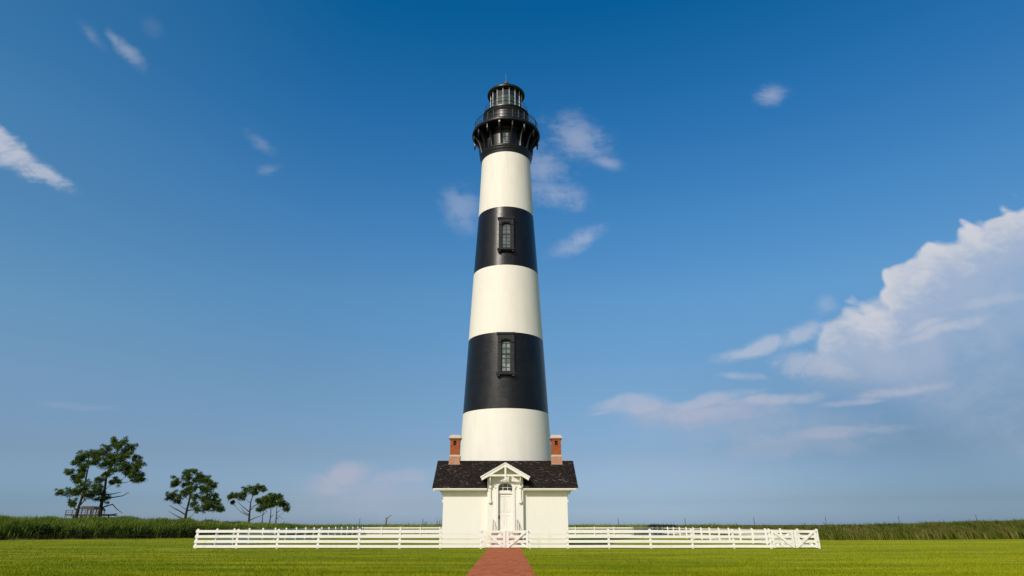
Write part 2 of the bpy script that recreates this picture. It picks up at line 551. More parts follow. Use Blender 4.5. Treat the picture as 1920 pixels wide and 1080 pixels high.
MAT = {}
for nm, fn in dict(
        tower_white=b_tower_white, tower_black=b_tower_black, black_iron=b_black(.29), black_rail=b_black(.45),
        white_paint=b_white(), fence_paint=b_white((.80, .775, .735), (.60, .57, .48), .6), house_wall=b_house_wall, shingle=b_shingle,
        chimney_brick=b_chimney, pale_brick=b_pale_brick, path_brick=b_path, lawn=b_lawn, blades=b_blades, bark=b_bark, soil=b_soil,
        cap_stone=plain((.52, .44, .36), .85, var=.2, spec=.2), step_stone=plain((.40, .31, .23), .85, var=.2, spec=.2),
        flue=plain((.012, .010, .009), .9), pale_metal=plain((.26, .29, .33), .6, .2), rail_grey=plain((.30, .30, .28), .45, .3),
        pane=b_pane, dark_pane=b_darkpane, lantern_glass=b_lantern,
        lens=plain((.34, .43, .39), .10, 0, .9, .35, 1.6), copper=plain((.10, .07, .045), .6, .3), mullion=plain((.70, .72, .66), .4),
        knob=plain((.03, .022, .018), .4, .7), weathered=plain((.16, .115, .085), .9, spec=.2), old_timber=plain((.085, .064, .050), .9, spec=.2), dark_timber=plain((.022, .017, .013), .95, spec=.1), pole_wood=plain((.075, .065, .055), .9, spec=.2),
        needles=b_leaf([(0, (.013, .032, .006)), (.5, (.060, .108, .018)), (1, (.22, .28, .062))], .25, 1.7, .55),
        reed_green=b_leaf([(0, (.070, .115, .014)), (.45, (.145, .215, .030)), (.85, (.25, .30, .065)), (1, (.34, .31, .12))], .35),
        reed_bright=b_leaf([(0, (.13, .18, .018)), (.5, (.26, .31, .035)), (.85, (.38, .38, .085)), (1, (.45, .38, .17))], .4),
        reed_tan=b_leaf([(0, (.075, .110, .012)), (.45, (.150, .185, .024)), (.72, (.24, .21, .065)), (1, (.36, .26, .125))], .35),
        bush=b_leaf([(0, (.012, .022, .005)), (.6, (.030, .052, .010)), (1, (.065, .090, .020))], .2),
        bright_bush=b_leaf([(0, (.035, .062, .008)), (.6, (.075, .125, .016)), (1, (.125, .165, .030))], .3),
        far_scrub=b_leaf([(0, (.075, .095, .040)), (.6, (.17, .18, .085)), (1, (.30, .25, .17))], .25),
).items():
    MAT[nm] = material(nm, fn)


# ---------------------------------------------------------------- mesh helpers
class MB:
    def __init__(self):
        self.v, self.f, self.mi, self.cur = [], [], [], 0

    def add(self, vs, fs):
        o = len(self.v)
        self.v += [tuple(p) for p in vs]
        for f in fs:
            self.f.append(tuple(i + o for i in f))
            self.mi.append(self.cur)
        return self

    def box(self, x0, x1, y0, y1, z0, z1, rot=None, piv=None):
        vs = [Vector((x, y, z)) for z in (z0, z1) for y in (y0, y1) for x in (x0, x1)]
        if rot is not None:
            piv = Vector(piv)
            vs = [rot @ (p - piv) + piv for p in vs]
        return self.add(vs, [(0, 2, 3, 1), (4, 5, 7, 6), (0, 1, 5, 4), (2, 6, 7, 3), (0, 4, 6, 2), (1, 3, 7, 5)])

    def beam(self, a, b, w, h, up=(0, 0, 1)):
        a, b = Vector(a), Vector(b)
        d = (b - a).normalized()
        s = d.cross(Vector(up)).normalized() * (w / 2)
        u = s.cross(d).normalized() * (h / 2)
        vs = [p + i * s + j * u for p in (a, b) for i, j in ((-1, -1), (1, -1), (1, 1), (-1, 1))]
        return self.add(vs, [(0, 1, 2, 3), (7, 6, 5, 4), (0, 4, 5, 1), (1, 5, 6, 2), (2, 6, 7, 3), (3, 7, 4, 0)])

    def prism(self, poly, a, b, axis='y'):
        """poly of 2-D points extruded along an axis from a to b"""
        def P(p, t):
            return {'y': (p[0], t, p[1]), 'x': (t, p[0], p[1]), 'z': (p[0], p[1], t)}[axis]
        n = len(poly)
        vs = [P(p, a) for p in poly] + [P(p, b) for p in poly]
        fs = [tuple(range(n)), tuple(range(2 * n - 1, n - 1, -1))]
        fs += [(i, i + n, (i + 1) % n + n, (i + 1) % n) for i in range(n)]
        return self.add(vs, fs)

    def band(self, inner, outer, y0, y1):
        """strip between two open polylines in XZ, extruded along Y"""
        n = len(inner)
        vs = [(p[0], y, p[1]) for y in (y0, y1) for row in (inner, outer) for p in row]
        fs = []
        for i in range(n - 1):
            a, b, c, d = i, i + 1, n + i + 1, n + i
            fs += [(a, b, c, d), (d + 2 * n, c + 2 * n, b + 2 * n, a + 2 * n), (a, a + 2 * n, b + 2 * n, b), (d, c, c + 2 * n, d + 2 * n)]
        for i in (0, n - 1):
            fs.append((i, n + i, 3 * n + i, 2 * n + i))
        return self.add(vs, fs)

    def lathe(self, prof, n=64, cx=0, cy=0, a0=0.0, closed=False):
        vs, fs = [], []
        for r, z in prof:
            for i in range(n):
                a = a0 + 2 * math.pi * i / n
                vs.append((cx + r * math.cos(a), cy + r * math.sin(a), z))
        m = len(prof)
        for j in range(m if closed else m - 1):
            k = (j + 1) % m
            for i in range(n):
                i2 = (i + 1) % n
                fs.append((j * n + i, j * n + i2, k * n + i2, k * n + i))
        return self.add(vs, fs)

    def ring(self, r, z, t, n=64, m=6, cx=0, cy=0):
        prof = [(r + t * math.cos(2 * math.pi * j / m), z + t * math.sin(2 * math.pi * j / m)) for j in range(m)]
        return self.lathe(prof, n, cx, cy, closed=True)

    def tube(self, pts, rad, n=6):
        pts = [Vector(p) for p in pts]
        if not hasattr(rad, '__len__'):
            rad = [rad] * len(pts)
        vs, fs = [], []
        ref = Vector((0.31, 0.95, 0.05))
        for i, p in enumerate(pts):
            d = (pts[min(i + 1, len(pts) - 1)] - pts[max(i - 1, 0)]).normalized()
            s = d.cross(ref)
            if s.length < .05:
                s = d.cross(Vector((1, 0, 0)))
            s.normalize()
            u = d.cross(s)
            for j in range(n):
                a = 2 * math.pi * j / n
                vs.append(p + rad[i] * (math.cos(a) * s + math.sin(a) * u))
        for i in range(len(pts) - 1):
            for j in range(n):
                j2 = (j + 1) % n
                fs.append((i * n + j, i * n + j2, (i + 1) * n + j2, (i + 1) * n + j))
        fs.append(tuple(range(n)))
        fs.append(tuple(range(len(pts) * n - 1, len(pts) * n - n - 1, -1)))
        return self.add(vs, fs)

    def build(self, name, mats, parent=None, smooth=False, origin=None):
        """vertices are world coordinates; the object is linked under its parent"""
        o = Vector(origin) if origin is not None else (world_loc(parent) if parent else Vector((0, 0, 0)))
        me = bpy.data.meshes.new(name)
        me.from_pydata([tuple(Vector(p) - o) for p in self.v], [], self.f)
        if isinstance(mats, str):
            mats = [mats]
        for m_ in mats:
            me.materials.append(MAT[m_])
        me.polygons.foreach_set('material_index', self.mi)
        me.polygons.foreach_set('use_smooth', [smooth] * len(self.f))
        me.update()
        fix_normals(me)
        if smooth:
            me.set_sharp_from_angle(angle=R(35))
        ob = bpy.data.objects.new(name, me)
        COL.objects.link(ob)
        ob.location = o - (world_loc(parent) if parent else Vector((0, 0, 0)))
        if parent:
            ob.parent = parent
        return ob


def fix_normals(me):
    import bmesh
    bm = bmesh.new()
    bm.from_mesh(me)
    bmesh.ops.recalc_face_normals(bm, faces=bm.faces)
    bm.to_mesh(me)
    bm.free()


def world_loc(o):
    v = Vector((0, 0, 0))
    while o is not None:
        v += o.location
        o = o.parent
    return v


def empty(name, loc, label, cat, group=None):
    o = bpy.data.objects.new(name, None)
    COL.objects.link(o)
    o.location = loc
    o.empty_display_size = .3
    return tag(o, label, cat, group)


def tag(o, label=None, cat=None, group=None, kind=None):
    if label: o['label'] = label
    if cat: o['category'] = cat
    if group: o['group'] = group
    if kind: o['kind'] = kind
    return o


def fast_mesh(name, verts, faces_n, mat, parent=None, loc=(0, 0, 0)):
    """verts: (N, faces_n, 3) loose polygons"""
    N = len(verts)
    me = bpy.data.meshes.new(name)
    me.vertices.add(N * faces_n)
    me.loops.add(N * faces_n)
    me.polygons.add(N)
    me.vertices.foreach_set('co', np.asarray(verts, dtype=np.float32).reshape(-1))
    me.loops.foreach_set('vertex_index', np.arange(N * faces_n, dtype=np.int32))
    me.polygons.foreach_set('loop_start', np.arange(0, N * faces_n, faces_n, dtype=np.int32))
    me.update(calc_edges=True)
    me.validate()
    me.materials.append(MAT[mat])
    o = bpy.data.objects.new(name, me)
    COL.objects.link(o)
    o.location = loc
    if parent:
        o.parent = parent
    return o


# ---------------------------------------------------------------- ground, lawn, path
def sheet(name, xs, ys, zf, mat):
    vs = [(x, y, zf(x, y)) for y in ys for x in xs]
    n = len(xs)
    fs = [(j * n + i, j * n + i + 1, (j + 1) * n + i + 1, (j + 1) * n + i) for j in range(len(ys) - 1) for i in range(n - 1)]
    mb = MB()
    mb.add(vs, fs)
    return tag(mb.build(name, mat, smooth=True), kind='structure')


far = [-6000, -2500, -1000, -500, -300, -200, -150, -120, -90, -60, -30, 0, 30, 60, 90, 120, 150, 200, 300, 500, 1000, 2500, 6000]
sheet('ground', far, [-60, -20, 0, 20, 40, 60, 80, 100, 130, 170, 250, 400, 700, 1500, 3500, 9000], lambda x, y: -.03, 'soil')
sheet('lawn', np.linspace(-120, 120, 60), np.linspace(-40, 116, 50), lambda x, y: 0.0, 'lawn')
PATHX = -.04
sheet('brick_path', [PATHX - 1.2, PATHX, PATHX + 1.2], [-10, 0, 10, 20, 30, 40, 50, 54.2], lambda x, y: .012, 'path_brick')

# ---------------------------------------------------------------- lighthouse
TY = 64.0
T = empty('lighthouse', (0, TY, 0), 'tall round lighthouse tower painted in black and white bands with a black lantern room', 'lighthouse')
TZ = [0, 11.62, 19.08, 26.4, 33.4, 40.6]
TR = [4.85, 4.25, 3.87, 3.50, 3.10, 2.83]


def tr(z):
    return float(np.interp(z, TZ, TR))


mb = MB()
zs = np.unique(np.concatenate([np.linspace(0, 40.6, 70), TZ]))
for a, b in zip(zs[:-1], zs[1:]):
    mid = (a + b) / 2
    mb.cur = 1 if (11.62 < mid < 19.08 or 26.4 < mid < 33.4) else 0
    mb.lathe([(tr(a), a), (tr(b), b)], 160, 0, TY)
# weld the rings so that shading is smooth
ob = mb.build('shaft', ['tower_white', 'tower_black'], T, smooth=True)
import bmesh
bm = bmesh.new(); bm.from_mesh(ob.data); bmesh.ops.remove_doubles(bm, verts=bm.verts, dist=.001); bm.to_mesh(ob.data); bm.free()
ob.data.set_sharp_from_angle(angle=R(30))

mb = MB()
mb.lathe([(2.70, 40.55), (2.86, 40.58), (2.90, 40.72), (2.93, 40.95), (2.97, 41.02), (3.01, 41.06), (3.02, 41.20), (3.06, 41.26), (3.10, 41.34), (3.10, 41.44), (3.05, 41.54), (2.9, 41.58), (2.4, 41.58)], 128, 0, TY)
mb.build('belt_ring', 'black_iron', T, smooth=True)
mb = MB()
mb.lathe([(2.64, 41.5), (2.64, 43.9), (2.72, 44.0), (2.85, 44.05)], 128, 0, TY)
mb.build('service_drum', 'black_iron', T, smooth=True)

# gallery brackets: 16 curved plates with a drop pendant each
DECKZ = 44.2
prof = [(2.60, 41.56), (2.92, 41.56)]
for i in range(11):
    t = i / 10
    a = math.pi / 2 * t
    prof.append((2.90 + .98 * (1 - math.cos(a)) + .02, 41.60 + 2.15 * math.sin(a) ** 1.25))
prof += [(3.93, 43.80), (3.93, DECKZ), (2.60, DECKZ)]


def bracket_mesh():
    m_ = MB()
    m_.prism(prof, -.075, .075, 'y')
    m_.tube([(x, 0, z) for x, z in prof[1:-2]], .085, 6)
    return m_


def pendant_mesh():
    m_ = MB()
    pr = [(.001, -.62), (.05, -.58), (.085, -.50), (.055, -.43), (.10, -.38), (.12, -.30), (.07, -.23), (.06, -.18), (.12, -.12), (.13, 0.0), (.13, .3), (.001, .32)]
    m_.lathe(pr, 10)
    return m_


proto_b = proto_p = None
for i in range(16):
    a = R(-90 + 11.25 + 22.5 * i)
    if proto_b is None:
        br = bracket_mesh().build('bracket', 'black_iron', None)
        pe = pendant_mesh().build('pendant', 'black_iron', None, smooth=True)
        proto_b, proto_p = br, pe
    else:
        br = proto_b.copy(); COL.objects.link(br)
        pe = proto_p.copy(); COL.objects.link(pe)
    br.parent = T
    br.location = (0, 0, 0)
    br.rotation_euler = (0, 0, a)
    pe.parent = br
    pe.location = (3.82, 0, 43.62)

mb = MB()
mb.lathe([(2.5, 44.12), (3.86, 44.20), (3.90, 44.16), (4.02, 44.18), (4.06, 44.26), (4.06, 44.40), (4.0, 44.46), (3.98, 44.56), (3.90, 44.60), (2.4, 44.62)], 128, 0, TY)
mb.build('gallery_deck', 'black_iron', T, smooth=True)


def railing(name, r, z0, h, npost, rails, t):
    m_ = MB()
    for z in rails:
        m_.ring(r, z0 + z, t, 96, 6, 0, TY)
    for i in range(npost):
        a = R(-90 + 11.25) + 2 * math.pi * i / npost
        x, y = r * math.cos(a), TY + r * math.sin(a)
        m_.tube([(x, y, z0 - .05), (x, y, z0 + h)], t * 1.15, 6)
    return m_.build(name, 'black_rail', T, smooth=True)


railing('gallery_railing', 3.78, 44.60, 1.14, 32, (1.12, .86, .42), .032)
mb = MB()
prof2 = [(2.60, 44.6), (2.68, 44.62), (2.68, 44.85), (2.60, 44.9), (2.58, 46.55), (2.62, 46.6), (2.70, 46.75), (2.74, 46.9)]
mb.lathe(prof2, 96, 0, TY)
for i in range(64):
    a = 2 * math.pi * (i + .5) / 64
    x, y = 2.6 * math.cos(a), TY + 2.6 * math.sin(a)
    mb.tube([(x, y, 44.9), (x, y, 46.55)], .010 if i % 4 else .030, 5)
wr = mb.build('watch_room', 'black_iron', T, smooth=True)
mb = MB()
mb.lathe([(1.9, 46.9), (2.76, 46.92), (2.84, 46.97), (2.84, 47.10), (2.78, 47.14), (1.9, 47.16)], 96, 0, TY)
mb.build('lantern_gallery', 'black_iron', T, smooth=True)
railing('lantern_railing', 2.60, 47.12, 1.06, 16, (1.04, .55), .026)

# lantern room
LN = 16
A0 = R(-90 + 11.25)
mb = MB()
mb.lathe([(1.97, 47.14), (2.02, 47.16), (2.02, 47.42), (1.90, 47.46), (1.5, 47.46)], LN, 0, TY, A0)
mb.build('lantern_base', 'black_iron', T)
mb = MB()
mb.lathe([(1.90, 47.42), (1.90, 50.25)], LN, 0, TY, A0)
mb.build('lantern_glass', 'lantern_glass', T)
for i in range(LN):
    a = A0 + 2 * math.pi * i / LN
    x, y = 1.93 * math.cos(a), TY + 1.93 * math.sin(a)
    m_ = MB(); m_.tube([(x, y, 47.4), (x, y, 50.25)], .036, 5)
    m_.build('glazing_bar', 'mullion', T)
mb = MB()
for z in (48.35, 49.30):
    pr = [(1.90, z - .022), (1.945, z - .022), (1.945, z + .022), (1.90, z + .022)]
    mb.lathe(pr, LN, 0, TY, A0, closed=True)
mb.build('glazing_band', 'black_rail', T)
mb = MB()
lens = [(.45, 47.40), (1.0, 47.45), (1.05, 47.7)]
for i in range(18):
    z = 47.75 + i * .125
    r = 1.08 + .36 * math.sin(math.pi * (i + .5) / 18)
    lens += [(r - .06, z), (r + .03, z + .055), (r - .03, z + .115)]
lens += [(.8, 50.05), (.05, 50.1)]
mb.lathe(lens, 32, 0, TY)
mb.build('fresnel_lens', 'lens', T, smooth=False)
mb = MB()
mb.lathe([(1.75, 50.20), (2.20, 50.16), (2.30, 50.22), (2.32, 50.38), (2.22, 50.52), (2.05, 50.62), (1.5, 51.02), (1.0, 51.38), (.55, 51.72), (.34, 51.92), (.30, 52.02), (.05, 52.06)], LN * 2, 0, TY, A0)
mb.lathe([(1.75, 50.20), (1.6, 50.4), (.05, 51.2)], LN * 2, 0, TY, A0)
roof = mb.build('lantern_roof', 'black_iron', T, smooth=True)
mb = MB()
mb.lathe([(.01, 51.95), (.22, 51.98), (.36, 52.06), (.38, 52.16), (.34, 52.34), (.22, 52.46), (.01, 52.50)], 20, 0, TY)
mb.build('vent_ball', 'copper', roof, smooth=True)
mb = MB()
mb.tube([(0, TY, 52.4), (-.02, TY, 53.2), (-.09, TY, 53.9)], [.022, .013, .005], 5)
mb.build('lightning_rod', 'pale_metal', roof)


# windows let into the black bands
def tower_window(zb, zt, ob_, ot_):
    """zb/zt: sill bottom and hood top, ob_/ot_: opening bottom and crown"""
    cx = .03
    zc = (zb + zt) / 2
    slope = (tr(zb) - tr(zt)) / (zt - zb)

    def bend(m_):
        m_.v = [(x + cx, y + TY - tr(zc) + slope * (z - zc), z) for x, y, z in m_.v]
        return m_
    hw, ow = .80, .47
    spring = ot_ - .20
    n = 11
    arc = [(ow * math.cos(math.pi * i / (n - 1)), spring + .20 * math.sin(math.pi * i / (n - 1))) for i in range(n)]
    top = zt - .22
    m_ = MB()
    m_.box(-hw, -ow, -.26, .25, zb + .30, spring)
    m_.box(ow, hw, -.26, .25, zb + .30, spring)
    m_.box(-ow, ow, -.26, .25, zb + .30, ob_)
    outer = [(hw, spring)] + [(hw - 2 * hw * i / (n - 3), top) for i in range(n - 2)] + [(-hw, spring)]
    m_.band(arc, outer, -.26, .25)
    win = bend(m_).build('window', 'tower_black', T)
    m_ = MB(); m_.box(-.90, .90, -.36, .2, zt - .16, zt); m_.box(-.84, .84, -.31, .2, top, zt - .16)
    bend(m_).build('hood', 'tower_black', win)
    m_ = MB(); m_.box(-.92, .92, -.40, .2, zb + .16, zb + .30); m_.box(-.86, .86, -.31, .2, zb + .08, zb + .16)
    for s in (-1, 1):
        m_.box(s * .72 - .12, s * .72 + .12, -.30, .2, zb - .06, zb + .08)
    bend(m_).build('sill', 'tower_black', win)
    m_ = MB()
    a1 = [(ow * 1.12 * math.cos(math.pi * i / (n - 1)), spring + .02 + .27 * math.sin(math.pi * i / (n - 1))) for i in range(n)]
    a2 = [(ow * 1.26 * math.cos(math.pi * i / (n - 1)), spring + .04 + .35 * math.sin(math.pi * i / (n - 1))) for i in range(n)]
    m_.band(a1, a2, -.33, -.2)
    for s in (-1, 1):
        m_.box(s * .60 - .16, s * .60 + .16, -.33, -.2, spring - .08, spring + .04)
    bend(m_).build('arch_moulding', 'tower_black', win)
    m_ = MB()
    m_.prism([(-ow, ob_)] + [(ow, ob_)] + arc, -.015, .02, 'y')
    bend(m_).build('pane', 'pane', win)
    m_ = MB()
    H = ot_ - ob_
    mid = ob_ + H * .56
    for s in (-1, 1):
        m_.box(s * ow - (.09 if s > 0 else 0), s * ow + (0 if s > 0 else .09), -.07, -.018, ob_, spring)
    m_.box(-.045, .045, -.065, -.018, ob_, ot_ - .1)
    m_.box(-ow, ow, -.075, -.018, mid - .07, mid + .07)
    m_.box(-ow, ow, -.07, -.018, ob_, ob_ + .09)
    for j in range(1, 4):
        z = ob_ + (mid - ob_) * j / 4
        m_.box(-ow, ow, -.055, -.018, z - .022, z + .022)
    for j in range(1, 3):
        z = mid + (ot_ - mid) * j / 2.6
        m_.box(-ow, ow, -.055, -.018, z - .022, z + .022)
    a1 = [(x * .82, spring + (z - spring) * .6 - .06) for x, z in arc]
    m_.band(a1, arc, -.07, -.018)
    bend(m_).build('sash', 'black_rail', win)


tower_window(14.66, 18.98, 15.08, 18.22)
tower_window(27.88, 31.92, 28.30, 31.28)
# little gallery window under the deck
m_ = MB()
yd = TY - 2.64
m_.box(-.52, -.38, yd - .10, yd + .2, 41.58, 43.45)
m_.box(.24, .38, yd - .10, yd + .2, 41.58, 43.45)
m_.box(-.38, .24, yd - .10, yd + .2, 43.2, 43.45)
gw = m_.build('gallery_window', 'black_iron', T)
m_ = MB(); m_.box(-.38, .24, yd - .03, yd + .15, 41.58, 43.2); m_.build('pane', 'pane', gw)
m_ = MB(); m_.box(-.09, -.05, yd - .06, yd - .034, 41.58, 43.2); m_.box(-.38, .24, yd - .06, yd - .034, 42.6, 42.66); m_.box(-.38, .24, yd - .06, yd - .034, 41.98, 42.02)
m_.build('sash', 'black_rail', gw)

# ---------------------------------------------------------------- keeper's oil house
FY, RY = 54.5, 57.2
HS = empty('oil_house', (0, RY, 0), 'low white gabled oil house with dark shingle roof at the foot of the lighthouse', 'house')
EY, EZ, RZ = 53.92, 4.40, 6.66
pit = (RZ - EZ) / (RY - EY)
mb = MB()
back = 2 * RY - FY
mb.prism([(FY, 0), (back, 0), (back, 4.72), (RY, RZ - .10), (FY, 4.72)], -5.0, 5.0, 'x')
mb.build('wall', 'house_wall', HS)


def roof_z(y):
    return EZ + pit * (y - EY) if y <= RY else EZ + pit * (2 * RY - EY - y)


mb = MB()
th = .10
CUT = 55.35
zc_ = roof_z(CUT)
for x0, x1, ya, za in ((-5.86, -1.47, EY, EZ), (-1.47, 1.47, CUT, zc_), (1.47, 5.86, EY, EZ)):
    mb.prism([(ya, za - th), (RY, RZ - th), (RY, RZ), (ya, za)], x0, x1, 'x')
mb.prism([(RY, RZ - th), (2 * RY - EY, EZ - th), (2 * RY - EY, EZ), (RY, RZ)], -5.86, 5.86, 'x')
# ragged courses: thin butt edges every row along the front slope
for r in range(1, 24):
    y = EY + (RY - EY) * r / 24
    z = roof_z(y)
    for x0, x1 in (((-5.86, -1.47), (1.47, 5.86)) if y < CUT + .05 else ((-5.86, 5.86),)):
        mb.box(x0, x1, y - .02, y + .10, z - .02, z + .012, Matrix.Rotation(math.atan(pit), 3, 'X'), (0, y, z))
rf = mb.build('roof', 'shingle', HS)
mb = MB(); mb.box(-5.84, 5.84, RY - .10, RY + .10, RZ - .06, RZ + .035)
mb.build('ridge_cap', 'shingle', rf)
for x0, x1 in ((-5.72, -1.46), (1.46, 5.72)):
    mb = MB()
    mb.box(x0, x1, EY + .02, EY + .10, EZ - .27, EZ - .105)
    mb.box(x0, x1, EY - .05, EY + .02, EZ - .20, EZ - .105)
    mb.build('fascia', 'white_paint', HS)
    mb = MB(); mb.box(x0, x1, EY + .10, FY + .02, EZ - .24, EZ - .20)
    mb.build('soffit', 'white_paint', HS)
for s in (-1, 1):
    mb = MB()
    xa, xb = sorted((s * 5.70, s * 5.76))
    for (ya, yb) in ((EY + .03, RY), (2 * RY - EY - .03, RY)):
        za, zb = roof_z(ya) - th - .004, RZ - th - .004
        mb.prism([(ya, za), (yb, zb), (yb, zb - .22), (ya, za - .22)], xa, xb, 'x')
    mb.build('barge_board', 'white_paint', HS)
    # curved eave brackets on the gable end corners
    for y0 in (FY + .05, back - .25):
        mb = MB()
        arc = [(s * (5.002 + .50 * (1 - math.cos(R(90 * i / 8)))), 3.45 + .70 * math.sin(R(90 * i / 8))) for i in range(9)]
        mb.prism([(s * 5.002, 4.20), (s * 5.002, 3.45)] + arc[1:] + [(s * 5.50, 4.20)], y0, y0 + .20, 'y')
        mb.box(min(s * 5.003, s * 5.09), max(s * 5.003, s * 5.09), y0 - .03, y0 + .23, 3.28, 3.46)
        mb.build('eave_bracket', 'white_paint', HS)

# chimneys
for cx in (-4.39, 4.42):
    cy = RY - .0
    mb = MB()
    mb.box(cx - .405, cx + .405, cy - .36, cy + .36, 7.16, 7.90)
    mb.box(cx - .43, cx + .43, cy - .385, cy + .385, 7.90, 7.96)
    for sx in (-1, 1):
        for sy in (-1, 1):
            xa, xb = sorted((cx + sx * .405, cx + sx * .13)); ya, yb = sorted((cy + sy * .36, cy + sy * .13))
            mb.box(xa, xb, ya, yb, 7.96, 8.34)
    mb.box(cx - .425, cx + .425, cy - .38, cy + .38, 8.34, 8.40)
    mb.box(cx - .45, cx + .45, cy - .405, cy + .405, 8.40, 8.46)
    mb.box(cx - .49, cx + .49, cy - .445, cy + .445, 8.46, 8.53)
    ch = mb.build('chimney', 'chimney_brick', HS)
    mb = MB(); mb.box(cx - .47, cx + .47, cy - .42, cy + .42, 6.0, 7.00)
    mb.build('chimney_base', 'pale_brick', ch)
    mb = MB(); mb.box(cx - .50, cx + .50, cy - .44, cy + .44, 7.00, 7.06); mb.prism([(cx - .49, 7.06), (cx + .49, 7.06), (cx + .42, 7.16), (cx - .42, 7.16)], cy - .40, cy + .40, 'y')
    mb.build('water_table', 'cap_stone', ch)
    mb = MB(); mb.box(cx - .55, cx + .55, cy - .50, cy + .50, 8.53, 8.62)
    v = [(cx - .55, cy - .5, 8.62), (cx + .55, cy - .5, 8.62), (cx + .55, cy + .5, 8.62), (cx - .55, cy + .5, 8.62),
         (cx - .36, cy - .3, 8.84), (cx + .36, cy - .3, 8.84), (cx + .36, cy + .3, 8.84), (cx - .36, cy + .3, 8.84)]
    mb.add(v, [(0, 1, 5, 4), (1, 2, 6, 5), (2, 3, 7, 6), (3, 0, 4, 7), (4, 5, 6, 7)])
    mb.build('chimney_cap', 'cap_stone', ch)
    mb = MB(); mb.box(cx - .128, cx + .128, cy - .26, cy + .26, 7.965, 8.335); mb.box(cx - .30, cx + .30, cy - .128, cy + .128, 7.962, 8.332)
    mb.build('flue_opening', 'flue', ch)
    mb = MB()
    z0 = roof_z(cy - .42)
    mb.box(cx - .50, cx + .50, cy - .52, cy - .44, z0 - .22, z0 + .01, Matrix.Rotation(math.atan(pit), 3, 'X'), (cx, cy - .5, z0))
    mb.build('flashing', 'step_stone', ch)

# projecting porch bay with its doorway
VY = 54.08
PAX, PAZ = .01, 6.20
ps = .555


def porch_z(x):
    return PAZ - ps * abs(x - PAX)


mb = MB()
dw = .60
spr, crown = 4.40, 4.72
n = 13
ar = [(.56 * math.cos(math.pi * i / (n - 1)), spr + (crown - spr) * math.sin(math.pi * i / (n - 1))) for i in range(n)]
mb.box(-1.44, -.56, VY, FY + .05, 0, spr)
mb.box(.56, 1.44, VY, FY + .05, 0, spr)
out = [(1.44, spr), (1.44, porch_z(1.44) - .14)] + [(1.44 - 2.88 * i / (n - 3), porch_z(1.44 - 2.88 * i / (n - 3)) - .14) for i in range(1, n - 3)] + [(-1.44, porch_z(1.44) - .14), (-1.44, spr)]
mb.band(ar, out, VY, FY + .05)
mb.box(-.56, .56, VY, FY + .05, 0, 1.14)
bay = mb.build('porch_bay', 'house_wall', HS)
# door surround
mb = MB()
o2 = [(.78 * math.cos(math.pi * i / (n - 1)), spr + .0 + (crown - spr + .11) * math.sin(math.pi * i / (n - 1))) for i in range(n)]
i2 = [(.565 * math.cos(math.pi * i / (n - 1)), spr + (crown - spr + .004) * math.sin(math.pi * i / (n - 1))) for i in range(n)]
mb.band(i2, o2, VY - .09, VY - .002)
mb.box(-.78, -.565, VY - .09, VY - .002, 1.16, spr)
mb.box(.565, .78, VY - .09, VY - .002, 1.16, spr)
mb.box(-.84, -.76, VY - .13, VY - .003, spr - .10, spr + .10)
mb.box(.76, .84, VY - .13, VY - .003, spr - .10, spr + .10)
mb.build('door_frame', 'white_paint', HS)
mb = MB()
for i in range(9):   # rough voussoir blocks round the arch
    a0, a1 = math.pi * (i + .04) / 9, math.pi * (i + .96) / 9
    P_ = lambda r, a: (r * math.cos(a), spr + r * (crown - spr + .25) / .9 * math.sin(a) * .95)
    mb.prism([P_(.82, a0), P_(1.04, a0), P_(1.04, a1), P_(.82, a1)], VY - .045, VY - .001, 'y')
mb.build('arch_stones', 'house_wall', HS)
DY = VY + .24
mb = MB()
mb.box(-.56, .56, DY, DY + .05, 1.18, 3.90)
dr = mb.build('door', 'white_paint', HS)
for x0, x1 in ((-.47, -.06), (.06, .47)):
    for z0, z1 in ((1.36, 2.34), (2.54, 3.76)):
        m_ = MB()
        m_.box(x0, x1, DY - .030, DY - .002, z0, z0 + .05); m_.box(x0, x1, DY - .030, DY - .002, z1 - .05, z1)
        m_.box(x0, x0 + .05, DY - .030, DY - .002, z0 + .05, z1 - .05); m_.box(x1 - .05, x1, DY - .030, DY - .002, z0 + .05, z1 - .05)
        m_.box(x0 + .09, x1 - .09, DY - .018, DY - .002, z0 + .09, z1 - .09)
        m_.build('door_panel', 'white_paint', dr)
m_ = MB(); m_.box(-.52, -.45, DY - .035, DY - .002, 2.02, 2.30); m_.lathe([(.01, 2.08), (.05, 2.10), (.06, 2.14), (.04, 2.19), (.01, 2.20)], 10, -.485, DY - .08)
m_.build('door_handle', 'knob', dr)
m_ = MB(); m_.box(-.56, .56, DY - .12, DY + .06, 3.91, 4.10); m_.build('transom_bar', 'white_paint', HS)
m_ = MB(); m_.prism([(.555, 4.11)] + [(x * .99, z - .004) for x, z in ar] + [(-.555, 4.11)], DY, DY + .03, 'y')
tw = m_.build('transom_window', 'dark_pane', HS)
m_ = MB()
for x in (-.19, .19):
    m_.box(x - .018, x + .018, DY - .03, DY - .002, 4.11, crown - .02)
m_.box(-.55, .55, DY - .028, DY - .003, 4.36, 4.39)
m_.box(-.55, .55, DY - .035, DY - .003, 4.101, 4.15)
m_.band([(x * .93, spr + (z - spr) * .85 - .01) for x, z in ar], [(x * .985, z - .006) for x, z in ar], DY - .035, DY - .002)
m_.build('muntins', 'white_paint', tw)
